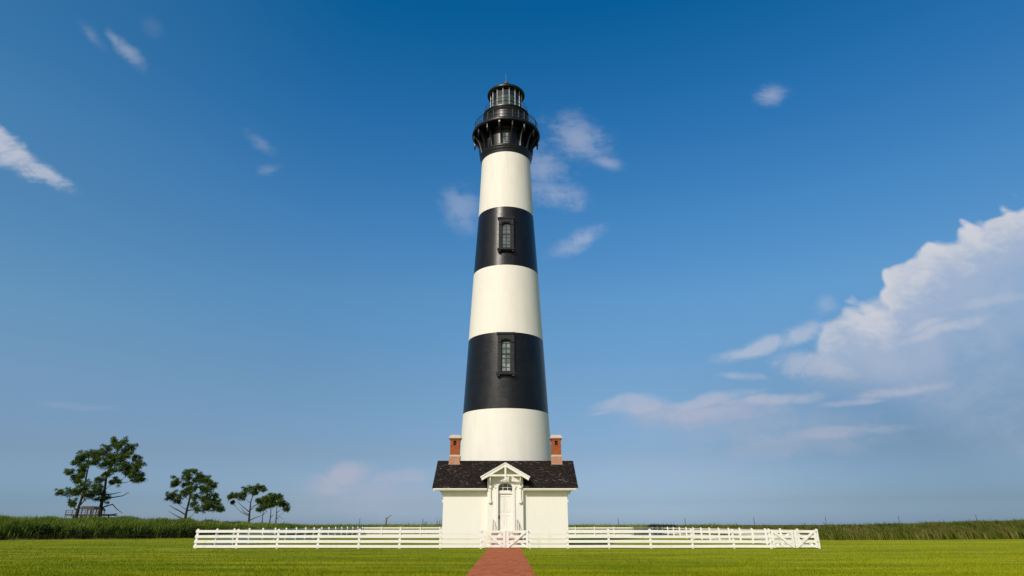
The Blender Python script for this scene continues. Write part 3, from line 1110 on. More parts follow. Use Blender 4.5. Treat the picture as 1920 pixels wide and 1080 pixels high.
# porch roof
mb = MB()
PF = 53.36
hw = 1.94
inner = [(-hw, porch_z(hw) - .10), (PAX, PAZ - .10), (hw, porch_z(hw) - .10)]
outer = [(-hw - .02, porch_z(hw)), (PAX, PAZ), (hw + .02, porch_z(hw))]
mb.band(inner, outer, PF, 56.5)
pr_ = mb.build('porch_roof', 'shingle', HS)
mb = MB()
for s in (-1, 1):
    a, b = (PAX + s * .001, PAZ - .02), (s * (hw + .01), porch_z(hw) - .02)
    mb.prism([a, b, (b[0] - s * .09, b[1] - .25), (a[0], a[1] - .26)], PF - .07, PF - .003, 'y')
    mb.prism([(a[0], a[1] + .055), (b[0] + s * .05, b[1] + .035), (b[0] + s * .0, b[1] - .05), (a[0], a[1] - .04)], PF - .11, PF - .072, 'y')
mb.build('porch_barge_board', 'white_paint', HS)
mb = MB(); mb.box(-1.30, 1.30, PF - .055, PF + .06, 5.17, 5.31); mb.build('tie_beam', 'white_paint', HS)
mb = MB()
mb.box(PAX - .07, PAX + .07, PF - .095, PF + .05, 4.98, 5.96)
mb.lathe([(.005, 4.70), (.05, 4.76), (.10, 4.90), (.07, 4.98), (.005, 4.985)], 8, PAX, PF - .02)
mb.build('king_post', 'white_paint', HS)
mb = MB()   # board ceiling of the porch, sloping with the roof
for s in (-1, 1):
    mb.prism([(PAX, PAZ - .115), (s * 1.86, porch_z(1.86) - .115), (s * 1.86, porch_z(1.86) - .15), (PAX, PAZ - .15)], PF + .07, VY - .004, 'y')
mb.build('porch_ceiling', 'white_paint', HS)
for s in (-1, 1):
    x = s * 1.21
    mb = MB()
    mb.box(x - .07, x + .07, VY - .14, VY - .001, 3.45, 5.20)
    mb.box(x - .11, x + .11, VY - .20, VY - .002, 3.20, 3.44)
    mb.box(x - .10, x + .10, VY - .22, VY - .003, 4.32, 4.50)
    mb.box(x - .065, x + .065, PF + .065, VY - .14, 5.08, 5.22)
    cur = [(VY - .14 + .0 - .50 * math.sin(R(90 * i / 8)) ** 1.6, 4.50 + .58 * (1 - math.cos(R(90 * i / 8)))) for i in range(9)]
    cur2 = [(VY - .14 - .50 * math.sin(R(90 * i / 8)) ** 1.6 - .0, 4.62 + .58 * (1 - math.cos(R(90 * i / 8))) * .82) for i in range(9)]
    mb.prism(cur + cur2[::-1], x - .045, x + .045, 'x')
    mb.build('porch_bracket', 'white_paint', HS)
# steps and hand rails
mb = MB()
for i in range(6):
    z1 = 1.15 - .19 * i
    y1 = VY - .001 - (.42 if i else 0) - .27 * max(0, i - 1)
    y0 = VY - .42 - .27 * i
    mb.box(-1.08, 1.08, y0, y1 if i == 0 else VY - .42 - .27 * (i - 1), .012, z1)
mb.build('steps', 'step_stone', HS)
for s in (-1, 1):
    x = s * .94
    mb = MB()
    mb.tube([(x, VY - .32, 1.14), (x, VY - .32, 1.98)], .032, 6)
    mb.tube([(x, VY - 1.60, .2), (x, VY - 1.60, 1.04)], .032, 6)
    mb.tube([(x, VY - .10, 1.96), (x, VY - .32, 1.96), (x, VY - 1.60, 1.02), (x, VY - 1.75, .98)], .028, 6)
    mb.tube([(x, VY - .32, 1.56), (x, VY - 1.60, .62)], .02, 6)
    mb.build('hand_rail', 'rail_grey', HS)

# ---------------------------------------------------------------- fences
RAILS = [(.07, .25), (.39, .57), (.72, .90), (1.06, 1.235)]
_post = None


def post_obj(parent, x, y, top=1.31, w=.15):
    global _post
    if _post is None:
        m_ = MB()
        m_.box(-w / 2, w / 2, -w / 2, w / 2, -.05, top - .03)
        v = [(-w / 2 - .015, -w / 2 - .015, top - .03), (w / 2 + .015, -w / 2 - .015, top - .03), (w / 2 + .015, w / 2 + .015, top - .03), (-w / 2 - .015, w / 2 + .015, top - .03),
             (-w / 3, -w / 3, top + .02), (w / 3, -w / 3, top + .02), (w / 3, w / 3, top + .02), (-w / 3, w / 3, top + .02)]
        m_.add(v, [(3, 2, 1, 0), (0, 1, 5, 4), (1, 2, 6, 5), (2, 3, 7, 6), (3, 0, 4, 7), (4, 5, 6, 7)])
        o = m_.build('post', 'fence_paint', None)
        _post = o
    else:
        o = _post.copy()
        COL.objects.link(o)
    o.parent = parent
    o.location = Vector((x, y, random.uniform(-.015, .01))) - world_loc(parent)
    o.rotation_euler = (random.uniform(-.006, .006), random.uniform(-.006, .006), 0)
    return o


def fence(pts, out, label, over=(.12, .12), skip=()):
    """pts: post positions; rails nailed on the side towards out"""
    root = empty('board_fence', (pts[0][0], pts[0][1], 0), label, 'fence')
    for i, p in enumerate(pts):
        if i not in skip:
            post_obj(root, *p)
    d = (Vector(pts[-1]) - Vector(pts[0])).normalized()
    nrm = Vector(out)
    for z0, z1 in RAILS:
        m_ = MB()
        for i in range(len(pts) - 1):
            a, b = Vector(pts[i]), Vector(pts[i + 1])
            if i == 0: a = a - d * over[0]
            if i == len(pts) - 2: b = b + d * over[1]
            a = a + d * .004 + nrm * .095
            b = b - d * .004 + nrm * .095
            za, zb = random.uniform(-.012, .012), random.uniform(-.012, .012)
            if i == 0: prev = za
            m_.beam((a.x, a.y, (z0 + z1) / 2 + prev), (b.x, b.y, (z0 + z1) / 2 + zb), .035, z1 - z0)
            prev = zb
        m_.build('rail', 'fence_paint', root)
    return root


FF = 50.6
LX, RX, BY = -22.55, 22.88, 107.6
gl, gr = -1.76, 1.80
left_posts = [(LX + (gl - LX) * i / 7, FF) for i in range(8)]
fence(left_posts, (0, -1), 'white four rail board fence along the lawn left of the brick path gate')
right_px = [993.5, 1064, 1141, 1219, 1297, 1374, 1443]
right_posts = [(at(p, 1010, FF).x, FF) for p in right_px]
gr = right_posts[0][0]
fence(right_posts, (0, -1), 'white four rail board fence along the lawn right of the brick path gate')
NB = 17
fence([(LX, FF + (BY - FF) * i / NB) for i in range(NB + 1)], (-1, 0), 'white board fence running back from the left front corner towards the pines', (-.1, .1), skip=(0,))
fence([(RX, FF + (BY - FF) * i / NB) for i in range(NB + 1)], (1, 0), 'white board fence running back from the right corner gate, posts closing up', (-.02, .1))
fence([(LX + (RX - LX) * i / 15, BY) for i in range(16)], (0, 1), 'white rear board fence far behind the oil house, against the reeds', (0, 0), skip=(0, 15))


def gate_leaf(x0, x1, hinge_left, label, latch=False):
    root = empty('gate_leaf', (x0 if hinge_left else x1, FF, 0), label, 'gate')
    y0, y1 = FF - .10, FF - .06
    rs = [(.09, .25), (.39, .56), (.72, .89), (1.06, 1.22)]
    for z0, z1 in rs:
        m_ = MB(); m_.box(x0 + .02, x1 - .02, y0, y1, z0, z1); m_.build('gate_rail', 'fence_paint', root)
    for xa in (x0 + .01, x1 - .20):
        m_ = MB(); m_.box(xa, xa + .19, y0 - .036, y0 - .002, .06, 1.25); m_.build('stile', 'fence_paint', root)
    a, b = ((x0 + .20, 1.16), (x1 - .12, .12)) if hinge_left else ((x1 - .20, 1.16), (x0 + .12, .12))
    m_ = MB(); m_.beam((a[0], y0 - .057, a[1]), (b[0], y0 - .057, b[1]), .034, .155, (0, 1, 0)) if False else m_.prism(brace(a, b, .155), y0 - .074, y0 - .040, 'y')
    m_.build('brace', 'fence_paint', root)
    m_ = MB(); m_.prism(brace((a[0], b[1]), (b[0], a[1]), .15), y1 + .003, y1 + .037, 'y')
    m_.build('brace', 'fence_paint', root)
    hx = x0 if hinge_left else x1
    for z in (.47, 1.13):
        s = 1 if hinge_left else -1
        m_ = MB(); m_.box(min(hx - s * .02, hx + s * .03), max(hx - s * .02, hx + s * .03), y0 - .06, y0 - .037, z - .03, z + .03)
        m_.build('hinge', 'knob', root)
    if latch:
        m_ = MB(); m_.box(x0 + .22, x0 + .42, y0 - .02, y0 - .002, .60, .635); m_.box(x0 + .22, x0 + .27, y0 - .03, y0 - .003, .57, .63)
        m_.build('latch', 'knob', root)
    return root


def brace(a, b, w):
    a, b = Vector(a), Vector(b)
    d = (b - a).normalized()
    nn = Vector((-d.y, d.x)) * (w / 2)
    return [tuple(a + nn), tuple(b + nn), tuple(b - nn), tuple(a - nn)]


midx = at(948.5, 1010, FF).x
gate_leaf(gl + .09, midx - .012, True, 'left leaf of the white braced gate where the brick path meets the fence')
gate_leaf(midx + .012, gr - .09, False, 'right leaf of the white braced gate across the brick path, with dark latch', True)
g0 = right_posts[-1][0]
midg = (g0 + RX) / 2
gate_leaf(g0 + .09, midg - .012, True, 'left leaf of the white corner gate at the far right of the fence')
gate_leaf(midg + .012, RX - .09, False, 'right leaf of the white corner gate, beside the end post of the fence')


# ---------------------------------------------------------------- grass, reeds, scrub
def lawn_blades(N):
    y = 22 + (100 - 22) * RNG.random(N) ** 2.4
    x = CAMX + (RNG.random(N) * 2 - 1) * (y * .95 + 2)
    y = np.minimum(y, fl(x) + 1)
    keep = (np.abs(x - PATHX) > 1.2 + .05 * RNG.standard_normal(N)) | (y > 54)
    inside = (np.abs(x) < 5.05) & (y > 54.0)
    keep &= ~inside & ~((np.abs(x) < 1.2) & (y > 50))
    x, y = x[keep], y[keep]
    n = len(x)
    h = (.035 + .05 * RNG.random(n)) * (1 + .6 * np.sin(x * 1.3 + 2 * np.sin(y * .7)) * .4)
    a = RNG.random(n) * 2 * np.pi
    w = .008 + .010 * RNG.random(n)
    lean = h[:, None] * .7 * (RNG.random((n, 2)) - .5) * 1.6
    v = np.zeros((n, 3, 3))
    v[:, 0] = np.c_[x - w * np.cos(a), y - w * np.sin(a), np.full(n, -.005)]
    v[:, 1] = np.c_[x + w * np.cos(a), y + w * np.sin(a), np.full(n, -.005)]
    v[:, 2] = np.c_[x + lean[:, 0], y + lean[:, 1], h]
    return v



# front line of the marsh round the lawn, by x
FLX = [-130, -90, -57, -43.4, -32, -26, -23, 24, 27, 33, 37, 61, 90, 130]
FLY = [45, 58, 77.8, 86.7, 96, 104, 111, 111, 104, 88, 78, 83, 92, 105]
HTX = [-130, -70, -55, -48, -43, -38, -33, -30, -26, -12, 0, 12, 24, 37, 43, 52, 61, 80, 130]
HTZ = [2.9, 2.75, 2.68, 2.60, 2.40, 2.0, 1.80, 1.68, 1.66, 1.76, 1.70, 1.68, 1.66, 1.58, 1.66, 1.85, 2.10, 2.4, 2.6]


def fl(x): return np.interp(x, FLX, FLY)
def ht(x): return np.interp(x, HTX, HTZ)


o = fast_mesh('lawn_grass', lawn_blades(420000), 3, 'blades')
tag(o, 'short mown green grass of the lawn in front of the fence', 'grass', kind='stuff')


def mound(x, y):
    d = y - fl(x)
    h = ht(x)
    return float(np.clip(d / 3.2, 0, 1) * h * .52 - .04 - np.clip((d - 14) / 10, 0, 1) * h * .5)


mb = MB()
xs = np.linspace(-130, 130, 180)
ds = [-.3, .6, 1.2, 2, 3, 4, 6, 9, 13, 18, 24]
vs, fs = [], []
for d in ds:
    for x in xs:
        y = float(fl(x)) + d
        vs.append((x, y, mound(x, y) + (.08 * math.sin(x * 2.1 + d) if d > 1 else 0)))
n = len(xs)
for j in range(len(ds) - 1):
    for i in range(n - 1):
        fs.append((j * n + i, j * n + i + 1, (j + 1) * n + i + 1, (j + 1) * n + i))
mb.add(vs, fs)
tag(mb.build('marsh_bank', 'soil', smooth=True), kind='structure')


def reeds(x0, x1, N, wind, wide=(.022, .032), d0=0.0):
    x = x0 + (x1 - x0) * RNG.random(N)
    d = d0 + 13 * RNG.random(N) ** 1.9
    y = fl(x) + d + .35 * RNG.standard_normal(N)
    H = ht(x)
    front = np.clip((y - fl(x)) / 3.0, 0, 1)
    zb = np.clip(front, 0, 1) * H * .5 - .05
    clump = .5 + .5 * np.sin(x * 1.7 + 1.3 * np.sin(y * .9) + 3 * np.sin(x * .31))
    tip = H * (.50 + .50 * front ** .6) * (.80 + .15 * RNG.random(N) + .10 * clump) + (RNG.random(N) > .93) * .22 * RNG.random(N)
    lump = np.sin(x * .83 + 1.7 * np.sin(x * .27) + .6 * y) * np.sin(x * .37 + 2.0 + .3 * y)
    tip = tip * (.965 + .055 * lump) + (RNG.random(N) > .985) * (.15 + .3 * RNG.random(N))
    L = np.maximum(tip - zb, .35)
    a = RNG.random(N) * np.pi
    w = wide[0] + wide[1] * RNG.random(N)
    dx = L * (wind + .35 * (RNG.random(N) - .5))
    dy = L * .35 * (RNG.random(N) - .5)
    m1 = np.c_[x + dx * .35, y + dy * .35, zb + L * .58]
    tp = np.c_[x + dx, y + dy, zb + L]
    off = np.c_[w * np.cos(a), w * np.sin(a), np.zeros(N)]
    base = np.c_[x, y, zb]
    v = np.zeros((N, 5, 3))
    v[:, 0] = base - off * .6
    v[:, 1] = base + off * .6
    v[:, 2] = m1 + off
    v[:, 3] = tp
    v[:, 4] = m1 - off
    return v


o = fast_mesh('marsh_reeds', reeds(-120, -23, 130000, .10, d0=.9), 5, 'reed_green')
tag(o, 'tall green marsh reeds banked up behind the lawn on the left', 'reeds', kind='stuff')
o = fast_mesh('marsh_reeds', reeds(-30, 32, 60000, .10), 5, 'reed_bright')
tag(o, 'strip of yellow green marsh grass beyond the rear fence', 'reeds', kind='stuff')
o = fast_mesh('marsh_reeds', reeds(24, 120, 120000, -.24), 5, 'reed_tan')
tag(o, 'leaning green and straw coloured reeds beyond the lawn on the right', 'reeds', kind='stuff')


def leaf_cloud(centres, radii, n_each, size, flat=.75, up=.3):
    """n leaf quads scattered through ellipsoid clumps, thicker towards their skin"""
    out_ = []
    for c, r in zip(centres, radii):
        k = max(8, int(n_each * r * r))
        p = RNG.standard_normal((k, 3))
        p /= np.linalg.norm(p, axis=1)[:, None]
        p *= (RNG.random(k) ** .45)[:, None] * (.75 + .5 * RNG.random(k))[:, None]
        p *= np.array([r, r, r * flat])
        nrm = p / (np.linalg.norm(p, axis=1)[:, None] + 1e-6) + .8 * RNG.standard_normal((k, 3)) + np.array([0, 0, up])
        nrm /= np.linalg.norm(nrm, axis=1)[:, None]
        t = np.cross(nrm, RNG.standard_normal((k, 3)))
        t /= np.linalg.norm(t, axis=1)[:, None] + 1e-9
        b = np.cross(nrm, t)
        s = size * (.6 + .8 * RNG.random(k))[:, None]
        q = p + np.array(c)
        v = np.stack([q - t * s * .5, q + b * s * .28, q + t * s * .5, q - b * s * .28], 1)
        out_.append(v)
    return np.concatenate(out_)


# dark wax myrtle under the reeds along the left edge of the lawn
cs, rs = [], []
for i in range(520):
    x = random.uniform(-100, -27)
    y = float(fl(x)) + random.uniform(-.1, 1.1)
    r = random.uniform(.35, .70)
    cs.append((x, y, random.uniform(.12, .50) * float(ht(x))))
    rs.append(r)
o = fast_mesh('dark_undergrowth', leaf_cloud(cs, rs, 420, .16), 4, 'bush')
tag(o, 'dark shrubby undergrowth along the foot of the left reed bank', 'undergrowth', kind='stuff')

# far scrub on the flats, up to the horizon
cs, rs = [], []
for i in range(900):
    y = random.uniform(135, 520)
    x = random.uniform(-1.0, 1.0) * y * .95
    if y < 200 and x < -30: continue
    cs.append((x, y, random.uniform(.2, .9)))
    rs.append(random.uniform(.8, 1.5) * (1 + y / 900))
o = fast_mesh('distant_scrub', leaf_cloud(cs, rs, 60, .42, .45), 4, 'far_scrub')
tag(o, 'low hazy scrub of the far marsh along the horizon', 'scrub', kind='stuff')


def bush(px, py_top, Y, wpx, label, mat='bush', group='bushes in the marsh grass'):
    c = at(px, py_top, Y)
    half = wpx * Y * .92 / F / 2
    root = empty('bush', (c.x, Y, 0), label, 'bush', group)
    cs, rs = [], []
    for i in range(max(7, int(half * 9))):
        x = random.uniform(-half, half)
        hgt = c.z * math.sqrt(max(.1, 1 - (x / half) ** 2)) * random.uniform(.55, 1.0)
        r = random.uniform(.28, .5)
        cs.append((x, random.uniform(-.7, .7), max(.2, hgt - r * .6)))
        rs.append(r)
    fast_mesh('foliage', leaf_cloud(cs, rs, 520, .15), 4, mat, root)
    m_ = MB()
    for i in range(5):
        x = random.uniform(-half, half) * .6
        m_.tube([(c.x + x * .3, Y, -.02), (c.x + x, Y + random.uniform(-.3, .3), c.z * .75)], [.04, .012], 5)
    m_.build('stem', 'bark', root)


bush(500, 981, 99, 60, 'dark rounded bush behind the left fence below the small pines')
bush(545, 984, 101, 46, 'low dark bush at the right end of the left reed bank', 'bush')
bush(440, 979, 97, 60, 'green bush behind the left fence between the middle pine and the small pines', 'bright_bush')
bush(1205, 984, 118, 60, 'dark low bush over the rear fence, nearest the house on the right')
bush(1262, 984.5, 121, 50, 'dark low bush over the rear fence, just right of another dark bush')
bush(1318, 983.5, 119, 44, 'dark bush above the closely spaced posts of the right side fence')
bush(1612, 982, 83, 34, 'small dark bush in the reeds just right of the corner gate')
bush(1656, 984, 82, 44, 'dark green bush in the right reeds, second right of the corner gate', 'bright_bush')
bush(1712, 983.5, 83, 60, 'wide bright green bush in the middle of the right reeds', 'bright_bush')
bush(1498, 985, 90, 50, 'bright green bush showing over the corner gate', 'bright_bush')

bush(1580, 984, 82, 30, 'low dark bush at the base of the right reeds, closest to the corner gate')
bush(1770, 981, 84, 44, 'dark bush in the right reeds below the second utility pole from the right')
bush(1850, 977.5, 86, 54, 'green bush high in the reeds near the right edge', 'bright_bush')
bush(60, 966, 84, 50, 'green bush rising from the left reed bank near the left edge', 'bright_bush')
bush(262, 969, 90, 46, 'green bush in the left reed bank between the tall pines and the rounded pine', 'bright_bush')
bush(385, 974, 96, 46, 'dark bush beside the trunk of the rounded pine, on its right')

# ---------------------------------------------------------------- pines
ZS = 3.692


def zp(q, Y):   # survey point from the enlarged view of the tree group
    return at(80 + q[0] / ZS, 800 + q[1] / ZS, Y)


def curve(a, b, sag, n=5):
    a, b = Vector(a), Vector(b)
    pts = []
    for i in range(n + 1):
        t = i / n
        p = a.lerp(b, t)
        p.z += sag * math.sin(math.pi * t)
        p.x += .05 * math.sin(5 * t + a.x)
        pts.append(p)
    return pts


def pine(name, Y, trunk, pads, label, r0, dead=(), leaf=.30, dens=560, spread=.55):
    base = zp(trunk[0], Y)
    root = empty('pine_tree', (base.x, Y, 0), label, 'pine tree', 'wind shaped pines in the marsh')
    tp = [zp(q, Y) for q in trunk]
    tp = [Vector((tp[0].x - .15 * (tp[1].x - tp[0].x), Y, -.1))] + tp
    L = [0]
    for i in range(1, len(tp)):
        L.append(L[-1] + (tp[i] - tp[i - 1]).length)
    rad = [r0 * (1 - .86 * l / L[-1]) for l in L]
    for i, p in enumerate(tp[1:-1], 1):
        p.y += random.uniform(-.15, .15)
    m_ = MB()
    m_.tube(tp, rad, 9)
    tk = m_.build('trunk', 'bark', root, smooth=True)
    k = (F * 1.0) / (Y * .92) * ZS      # enlarged pixels per metre
    limbs = MB()
    cs, rs = [], []
    zmin, zmax = tp[0].z, tp[-1].z
    done = []
    tx = lambda yy: float(np.interp(-yy, [-q[1] for q in trunk], [q[0] for q in trunk]))
    for (x, y, r) in sorted(pads, key=lambda q: abs(q[0] - tx(q[1]))):
        c = zp((x, y), Y)
        R_ = r / k
        dy = random.uniform(-1, 1) * spread * (1.1 + .25 * abs(c.x - base.x))
        c.y += dy
        # limb leaves the trunk below the pad
        reach = math.hypot(c.x - base.x, dy)
        zt = min(max(c.z - .25 - .55 * reach, zmin + (zmax - zmin) * .28), zmax - .3)
        j = 1
        while j < len(tp) - 1 and tp[j].z < zt: j += 1
        t = (zt - tp[j - 1].z) / max(.05, tp[j].z - tp[j - 1].z)
        st = tp[j - 1].lerp(tp[j], min(1, max(0, t)))
        near = [e for e in done if (e - c).length < (st - c).length * .72 and e.z < c.z + .25]
        if near:
            st = min(near, key=lambda e: (e - c).length)
            reach = (st - c).length
        done.append(c - Vector((0, 0, R_ * .35)))
        q = curve(st, c - Vector((0, 0, R_ * .35)), -.10 * reach, 5)
        limbs.tube(q, [max(.016, r0 * .22 * (1 - .75 * i / 5) * (.5 + min(1, reach / 3) * .6)) for i in range(6)], 5)
        for _ in range(20):
            s_ = R_ * random.uniform(.14, .35)
            th = random.uniform(0, 6.28)
            o_ = Vector((math.cos(th) * R_ * random.uniform(.2, 1.28), math.sin(th) * R_ * random.uniform(.3, 1.1), random.gauss(.02, .40) * R_))
            cs.append(tuple(c + o_ - Vector((base.x, Y, 0))))
            rs.append(s_)
            if random.random() < .5:
                limbs.tube([q[-2], c + o_ * .9], [.018, .008], 4)
    for pl in dead:
        pp = [zp(w, Y) for w in pl]
        dy = random.uniform(-.8, .8)
        for i, p in enumerate(pp): p.y += dy * i / len(pp)
        limbs.tube(pp, [r0 * .32 * (1 - .8 * i / (len(pp) - 1)) + .006 for i in range(len(pp))], 5)
        for i in range(1, len(pp)):
            for _ in range(2):
                q = pp[i - 1].lerp(pp[i], random.random())
                limbs.tube([q, q + Vector((random.uniform(-.1, .5) * (1 if pp[-1].x > pp[0].x else -1), random.uniform(-.3, .3), random.uniform(-.35, .35)))], [.014, .005], 4)
    limbs.build('limbs', 'bark', root)
    # needle tufts
    out_ = []
    for c, r in zip(cs, rs):
        kk = max(40, int(dens * 3.2 * r * r))
        p = RNG.standard_normal((kk, 3))
        p /= np.linalg.norm(p, axis=1)[:, None]
        p *= (RNG.random(kk) ** .5)[:, None] * np.array([r, r, r * .62])
        d = p / (r + 1e-6) * .8 + .6 * RNG.standard_normal((kk, 3)) + np.array([0, 0, .45])
        d /= np.linalg.norm(d, axis=1)[:, None]
        s_ = np.cross(d, RNG.standard_normal((kk, 3)))
        s_ /= np.linalg.norm(s_, axis=1)[:, None] + 1e-9
        l = leaf * (.6 + .7 * RNG.random(kk))[:, None]
        q = p + np.array(c)
        wd = (.017 + .016 * RNG.random(kk))[:, None]
        out_.append(np.stack([q - s_ * wd * .4, q + d * l * .55 - s_ * wd, q + d * l, q + d * l * .55 + s_ * wd], 1))
    fast_mesh('crown', np.concatenate(out_), 4, 'needles', root)


A_pads = [(240, 250, 32), (290, 200, 36), (330, 190, 30), (185, 315, 24), (200, 350, 30), (225, 380, 18), (255, 310, 22), (300, 280, 30), (335, 245, 30), (190, 455, 40), (250, 440, 42), (178, 530, 22), (285, 345, 20), (140, 458, 18), (225, 540, 14), (310, 400, 26), (300, 470, 26), (270, 230, 28)]
B_pads = [(540, 120, 55), (585, 150, 42), (500, 130, 32), (380, 185, 36), (430, 155, 32), (430, 210, 36), (520, 200, 44), (590, 210, 38), (640, 215, 32), (650, 260, 36), (600, 270, 40), (682, 285, 22), (640, 310, 26), (672, 340, 26), (650, 370, 32), (600, 350, 36), (540, 380, 26), (560, 290, 34), (490, 300, 26), (420, 270, 34), (370, 230, 36), (465, 240, 36), (400, 370, 28), (350, 420, 36), (390, 450, 42), (340, 485, 28), (430, 505, 26), (385, 490, 32), (450, 330, 20), (520, 250, 36), (500, 390, 14), (570, 320, 24)]
C_pads = [(1000, 330, 28), (1040, 320, 36), (1090, 350, 42), (1120, 370, 28), (1060, 370, 36), (1010, 360, 28), (940, 385, 32), (903, 405, 18), (980, 400, 22), (1150, 390, 28), (1172, 410, 24), (1140, 440, 36), (1100, 430, 36), (1050, 430, 30), (1000, 440, 20), (940, 480, 40), (883, 490, 26), (925, 510, 26), (990, 470, 26), (1160, 490, 36), (1180, 520, 30), (1120, 500, 30), (1060, 490, 24), (1150, 550, 40), (1200, 565, 32), (1226, 576, 18), (1120, 570, 24), (1060, 540, 18), (1085, 572, 18)]
D_pads = [(1490, 420, 28), (1515, 437, 20), (1450, 435, 32), (1410, 440, 28), (1340, 480, 28), (1370, 490, 28), (1315, 490, 16), (1318, 527, 9), (1400, 475, 16), (1465, 460, 18), (1500, 515, 18)]
pine('a', 86.5, [(213, 720), (240, 600), (275, 480), (300, 380), (322, 270), (318, 205)], A_pads, 'tall thin pine leaning right at the far left, in front of its neighbour', .24, [[(262, 540), (300, 500), (330, 470)], [(245, 590), (205, 545), (180, 540)]], dens=520)
pine('b', 91.0, [(388, 690), (402, 560), (425, 450), (447, 330), (482, 240), (532, 160)], B_pads, 'tallest pine, full dark crown and bare broken limbs on its lower right', .30,
     [[(408, 560), (480, 537), (500, 565), (540, 600)], [(432, 490), (490, 490), (560, 478), (602, 452)], [(415, 610), (470, 610), (505, 598)], [(408, 575), (440, 582), (400, 545)], [(430, 470), (480, 465), (530, 450)]], dens=560)
pine('c', 96.0, [(978, 680), (995, 590), (1015, 500), (1030, 420), (1050, 350)], C_pads, 'single rounded pine left of the fence corner with two bare low limbs', .25,
     [[(975, 640), (930, 620), (875, 588)], [(982, 606), (930, 575), (895, 560), (872, 545)], [(1000, 580), (1060, 575), (1110, 590)]], dens=600)
pine('d', 105.0, [(1426, 690), (1432, 600), (1440, 520), (1462, 450), (1480, 425)], D_pads, 'sparse pine with clumps at its branch ends, behind the left fence', .21,
     [[(1430, 590), (1380, 550), (1345, 520)], [(1430, 650), (1480, 625), (1520, 610)], [(1435, 580), (1470, 545), (1500, 530)], [(1430, 610), (1400, 595), (1375, 560)]], dens=640)
pine('e', 113.0, [(1520, 668), (1528, 580), (1530, 535)], [(1505, 520, 26), (1530, 510, 24), (1530, 560, 26), (1500, 578, 14), (1550, 545, 18)], 'leftmost of three small thin pines standing together', .13, [[(1525, 610), (1545, 590), (1560, 585)]], leaf=.32, dens=560)
pine('f', 114.5, [(1570, 673), (1580, 590), (1582, 510)], [(1550, 500, 24), (1580, 498, 32), (1608, 490, 26), (1560, 548, 26), (1590, 535, 26), (1575, 525, 24)], 'middle one of three small thin pines standing together', .14, [[(1574, 630), (1600, 605)]], leaf=.32, dens=560)
pine('g', 113.5, [(1613, 668), (1619, 570), (1626, 500)], [(1612, 492, 28), (1642, 486, 20), (1640, 530, 24), (1668, 540, 26), (1685, 572, 16), (1605, 535, 22), (1655, 520, 18)], 'rightmost of three small thin pines, crown pulled out to the right', .14, [[(1615, 640), (1640, 620), (1660, 640)], [(1616, 600), (1640, 580), (1670, 560)]], leaf=.32, dens=560)

# dead snag and bare twigs beside the house
p0 = at(722.5, 989, 118)
sn = MB()
sn.tube([(p0.x, 118, -.1), at(723, 985, 118), at(724.5, 976, 118), at(725.5, 971.5, 118)], [.16, .14, .12, .09], 7)
sn.tube([at(725.5, 972, 118), at(729, 969, 118), at(735.5, 964.5, 118)], [.09, .06, .02], 6)
sn.tube([at(725, 973, 118), at(722, 971, 118)], [.07, .04], 5)
sn.tube([at(724, 977, 118), at(720.5, 976, 118)], [.05, .02], 5)
tag(sn.build('dead_tree', 'weathered', None, smooth=True, origin=(p0.x, 118, 0)), 'bare forked dead tree trunk in the marsh left of the house', 'dead tree')


def twigs(px, top, Y, spread, n, label):
    b = at(px, 985, Y)
    m_ = MB()
    for i in range(n):
        x = b.x + random.uniform(-.5, .5) * spread
        t = at(px, top + random.uniform(0, 9), Y)
        lean = random.uniform(-.5, .6)
        a = Vector((x, Y + random.uniform(-.5, .5), 0))
        e = Vector((x + lean, a.y, t.z))
        m_.tube([a, a.lerp(e, .6) + Vector((.08, 0, 0)), e], [.045, .03, .008], 4)
        for _ in range(3):
            q = a.lerp(e, random.uniform(.5, .9))
            m_.tube([q, q + Vector((random.uniform(-.4, .5), random.uniform(-.2, .2), random.uniform(.15, .5)))], [.016, .006], 4)
    tag(m_.build('bare_shrub', 'weathered', None, origin=(b.x, Y, 0)), label, 'shrub', 'bare twiggy shrubs in the marsh')


twigs(825, 969, 114, 2.2, 9, 'leafless twiggy shrub against the left wall end of the house')
twigs(798, 974, 116, 2.6, 8, 'leafless pale shrub left of the house, nearer the dead tree of the two middle ones')
twigs(757, 975, 117, 2.4, 8, 'leafless pale shrub just right of the forked dead tree')
twigs(402, 968, 99, 2.0, 6, 'small leafless shrub right of the rounded pine')

# lookout shelter far behind the tall pines
SY = 122
sh = empty('lookout_shelter', (at(172, 980, SY).x, SY, 0), 'weathered wooden lookout shelter on posts far behind the two tall pines', 'shelter')
a, b = at(160, 949.5, SY), at(187, 955, SY)
mb = MB(); mb.prism([(a.x, b.z + .12), (a.x, b.z), (b.x, b.z), (b.x, b.z + .12), (b.x - .5, a.z), (a.x + .5, a.z)], SY - 1.6, SY + 1.6, 'y'); mb.build('roof', 'old_timber', sh)
d0, d1 = at(136, 962, SY), at(207, 967, SY)
mb = MB(); mb.box(d0.x, d1.x, SY - 2, SY + 2, d1.z, d1.z + .25); mb.build('deck', 'old_timber', sh)
for x in np.linspace(a.x + .4, b.x - .3, 3):
    for y in (SY - 1.3, SY + 1.3):
        mb = MB(); mb.box(x - .07, x + .07, y - .07, y + .07, -.1, b.z); mb.build('post', 'old_timber', sh)
mb = MB()
for z in (.35, .65):
    mb.box(d0.x, d1.x, SY - 2.06, SY - 2.0, d1.z + .25 + z - .08, d1.z + .25 + z)
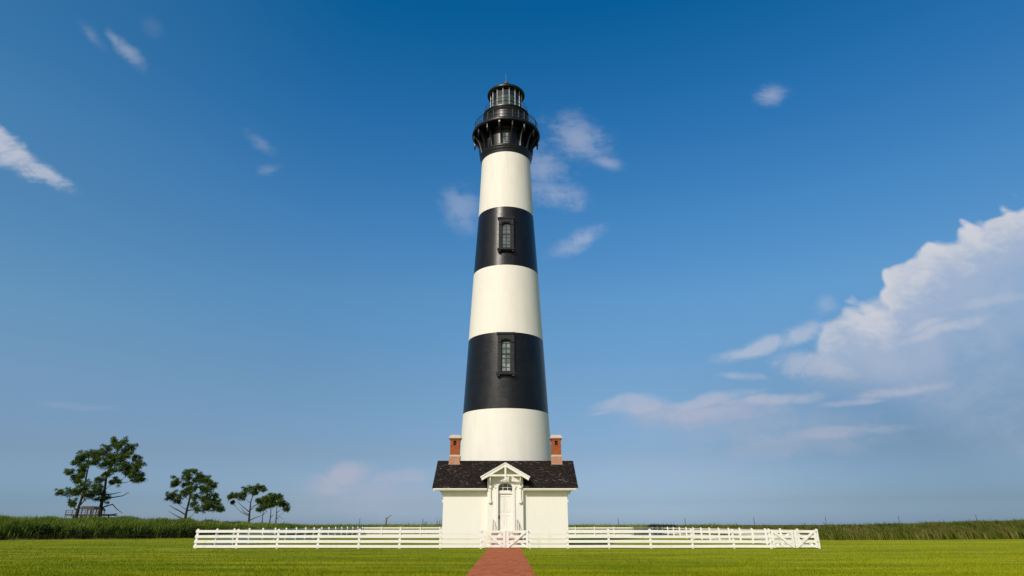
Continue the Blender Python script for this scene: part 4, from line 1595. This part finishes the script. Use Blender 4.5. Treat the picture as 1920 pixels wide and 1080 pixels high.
for x in np.linspace(d0.x + .05, d1.x - .05, 7):
    mb.box(x - .05, x + .05, SY - 2.0, SY - 1.93, d1.z - .3, d1.z + .9)
mb.build('railing', 'old_timber', sh)
for x in np.linspace(d0.x + .3, d1.x - .3, 5):
    mb = MB(); mb.box(x - .1, x + .1, SY - .1, SY + .1, -.1, d1.z); mb.build('pile', 'old_timber', sh)

# low dark rail fence along the foot of the left bank
lf = empty('low_rail_fence', (-60, float(fl(-60)) - .9, 0), 'low dark post and rail fence along the foot of the left reed bank', 'fence')
pp = None
xs_ = np.arange(-68, -28, 1.25)
for x in xs_:
    if pp is None:
        m_ = MB(); m_.box(-.05, .05, -.05, .05, -.02, .50); pp = m_.build('post', 'dark_timber', None); q = pp
    else:
        q = pp.copy(); COL.objects.link(q)
    q.parent = lf
    q.location = Vector((x, float(fl(x)) - .85, 0)) - lf.location
m_ = MB()
for x0, x1 in zip(xs_[:-1], xs_[1:]):
    m_.beam((x0, float(fl(x0)) - .92, .40), (x1, float(fl(x1)) - .92, .40), .03, .06)
m_.build('rail', 'dark_timber', lf)

# line of utility poles across the marsh
pole = None
where = ['left of the dead tree', 'just left of the house', 'first right of the house', 'second right of the house', 'third right of the house', 'above the right corner gate', 'second from the right edge', 'nearest the right edge']
for i, (px, py) in enumerate([(675, 972), (793, 973), (1159, 972), (1284, 971.5), (1413, 970), (1547, 968.5), (1684, 967.5), (1829, 965)]):
    q = at(px, py, 600)
    if pole is None:
        m_ = MB()
        m_.tube([(0, 0, -.2), (0, 0, 8.9)], [.30, .20], 6)
        pole = m_.build('utility_pole', 'pole_wood', None)
        o = pole
        m2 = MB(); m2.box(-.7, .7, -.08, .08, 8.2, 8.34); ca = m2.build('crossarm', 'pole_wood', o)
    else:
        o = pole.copy(); COL.objects.link(o)
        c2 = ca.copy(); COL.objects.link(c2); c2.parent = o
    o.location = (q.x, 600, q.z - 8.9)
    o.rotation_euler = (0, 0, R(80))
    tag(o, 'thin far off utility pole on the horizon, ' + where[i], 'utility pole', 'utility poles across the marsh')
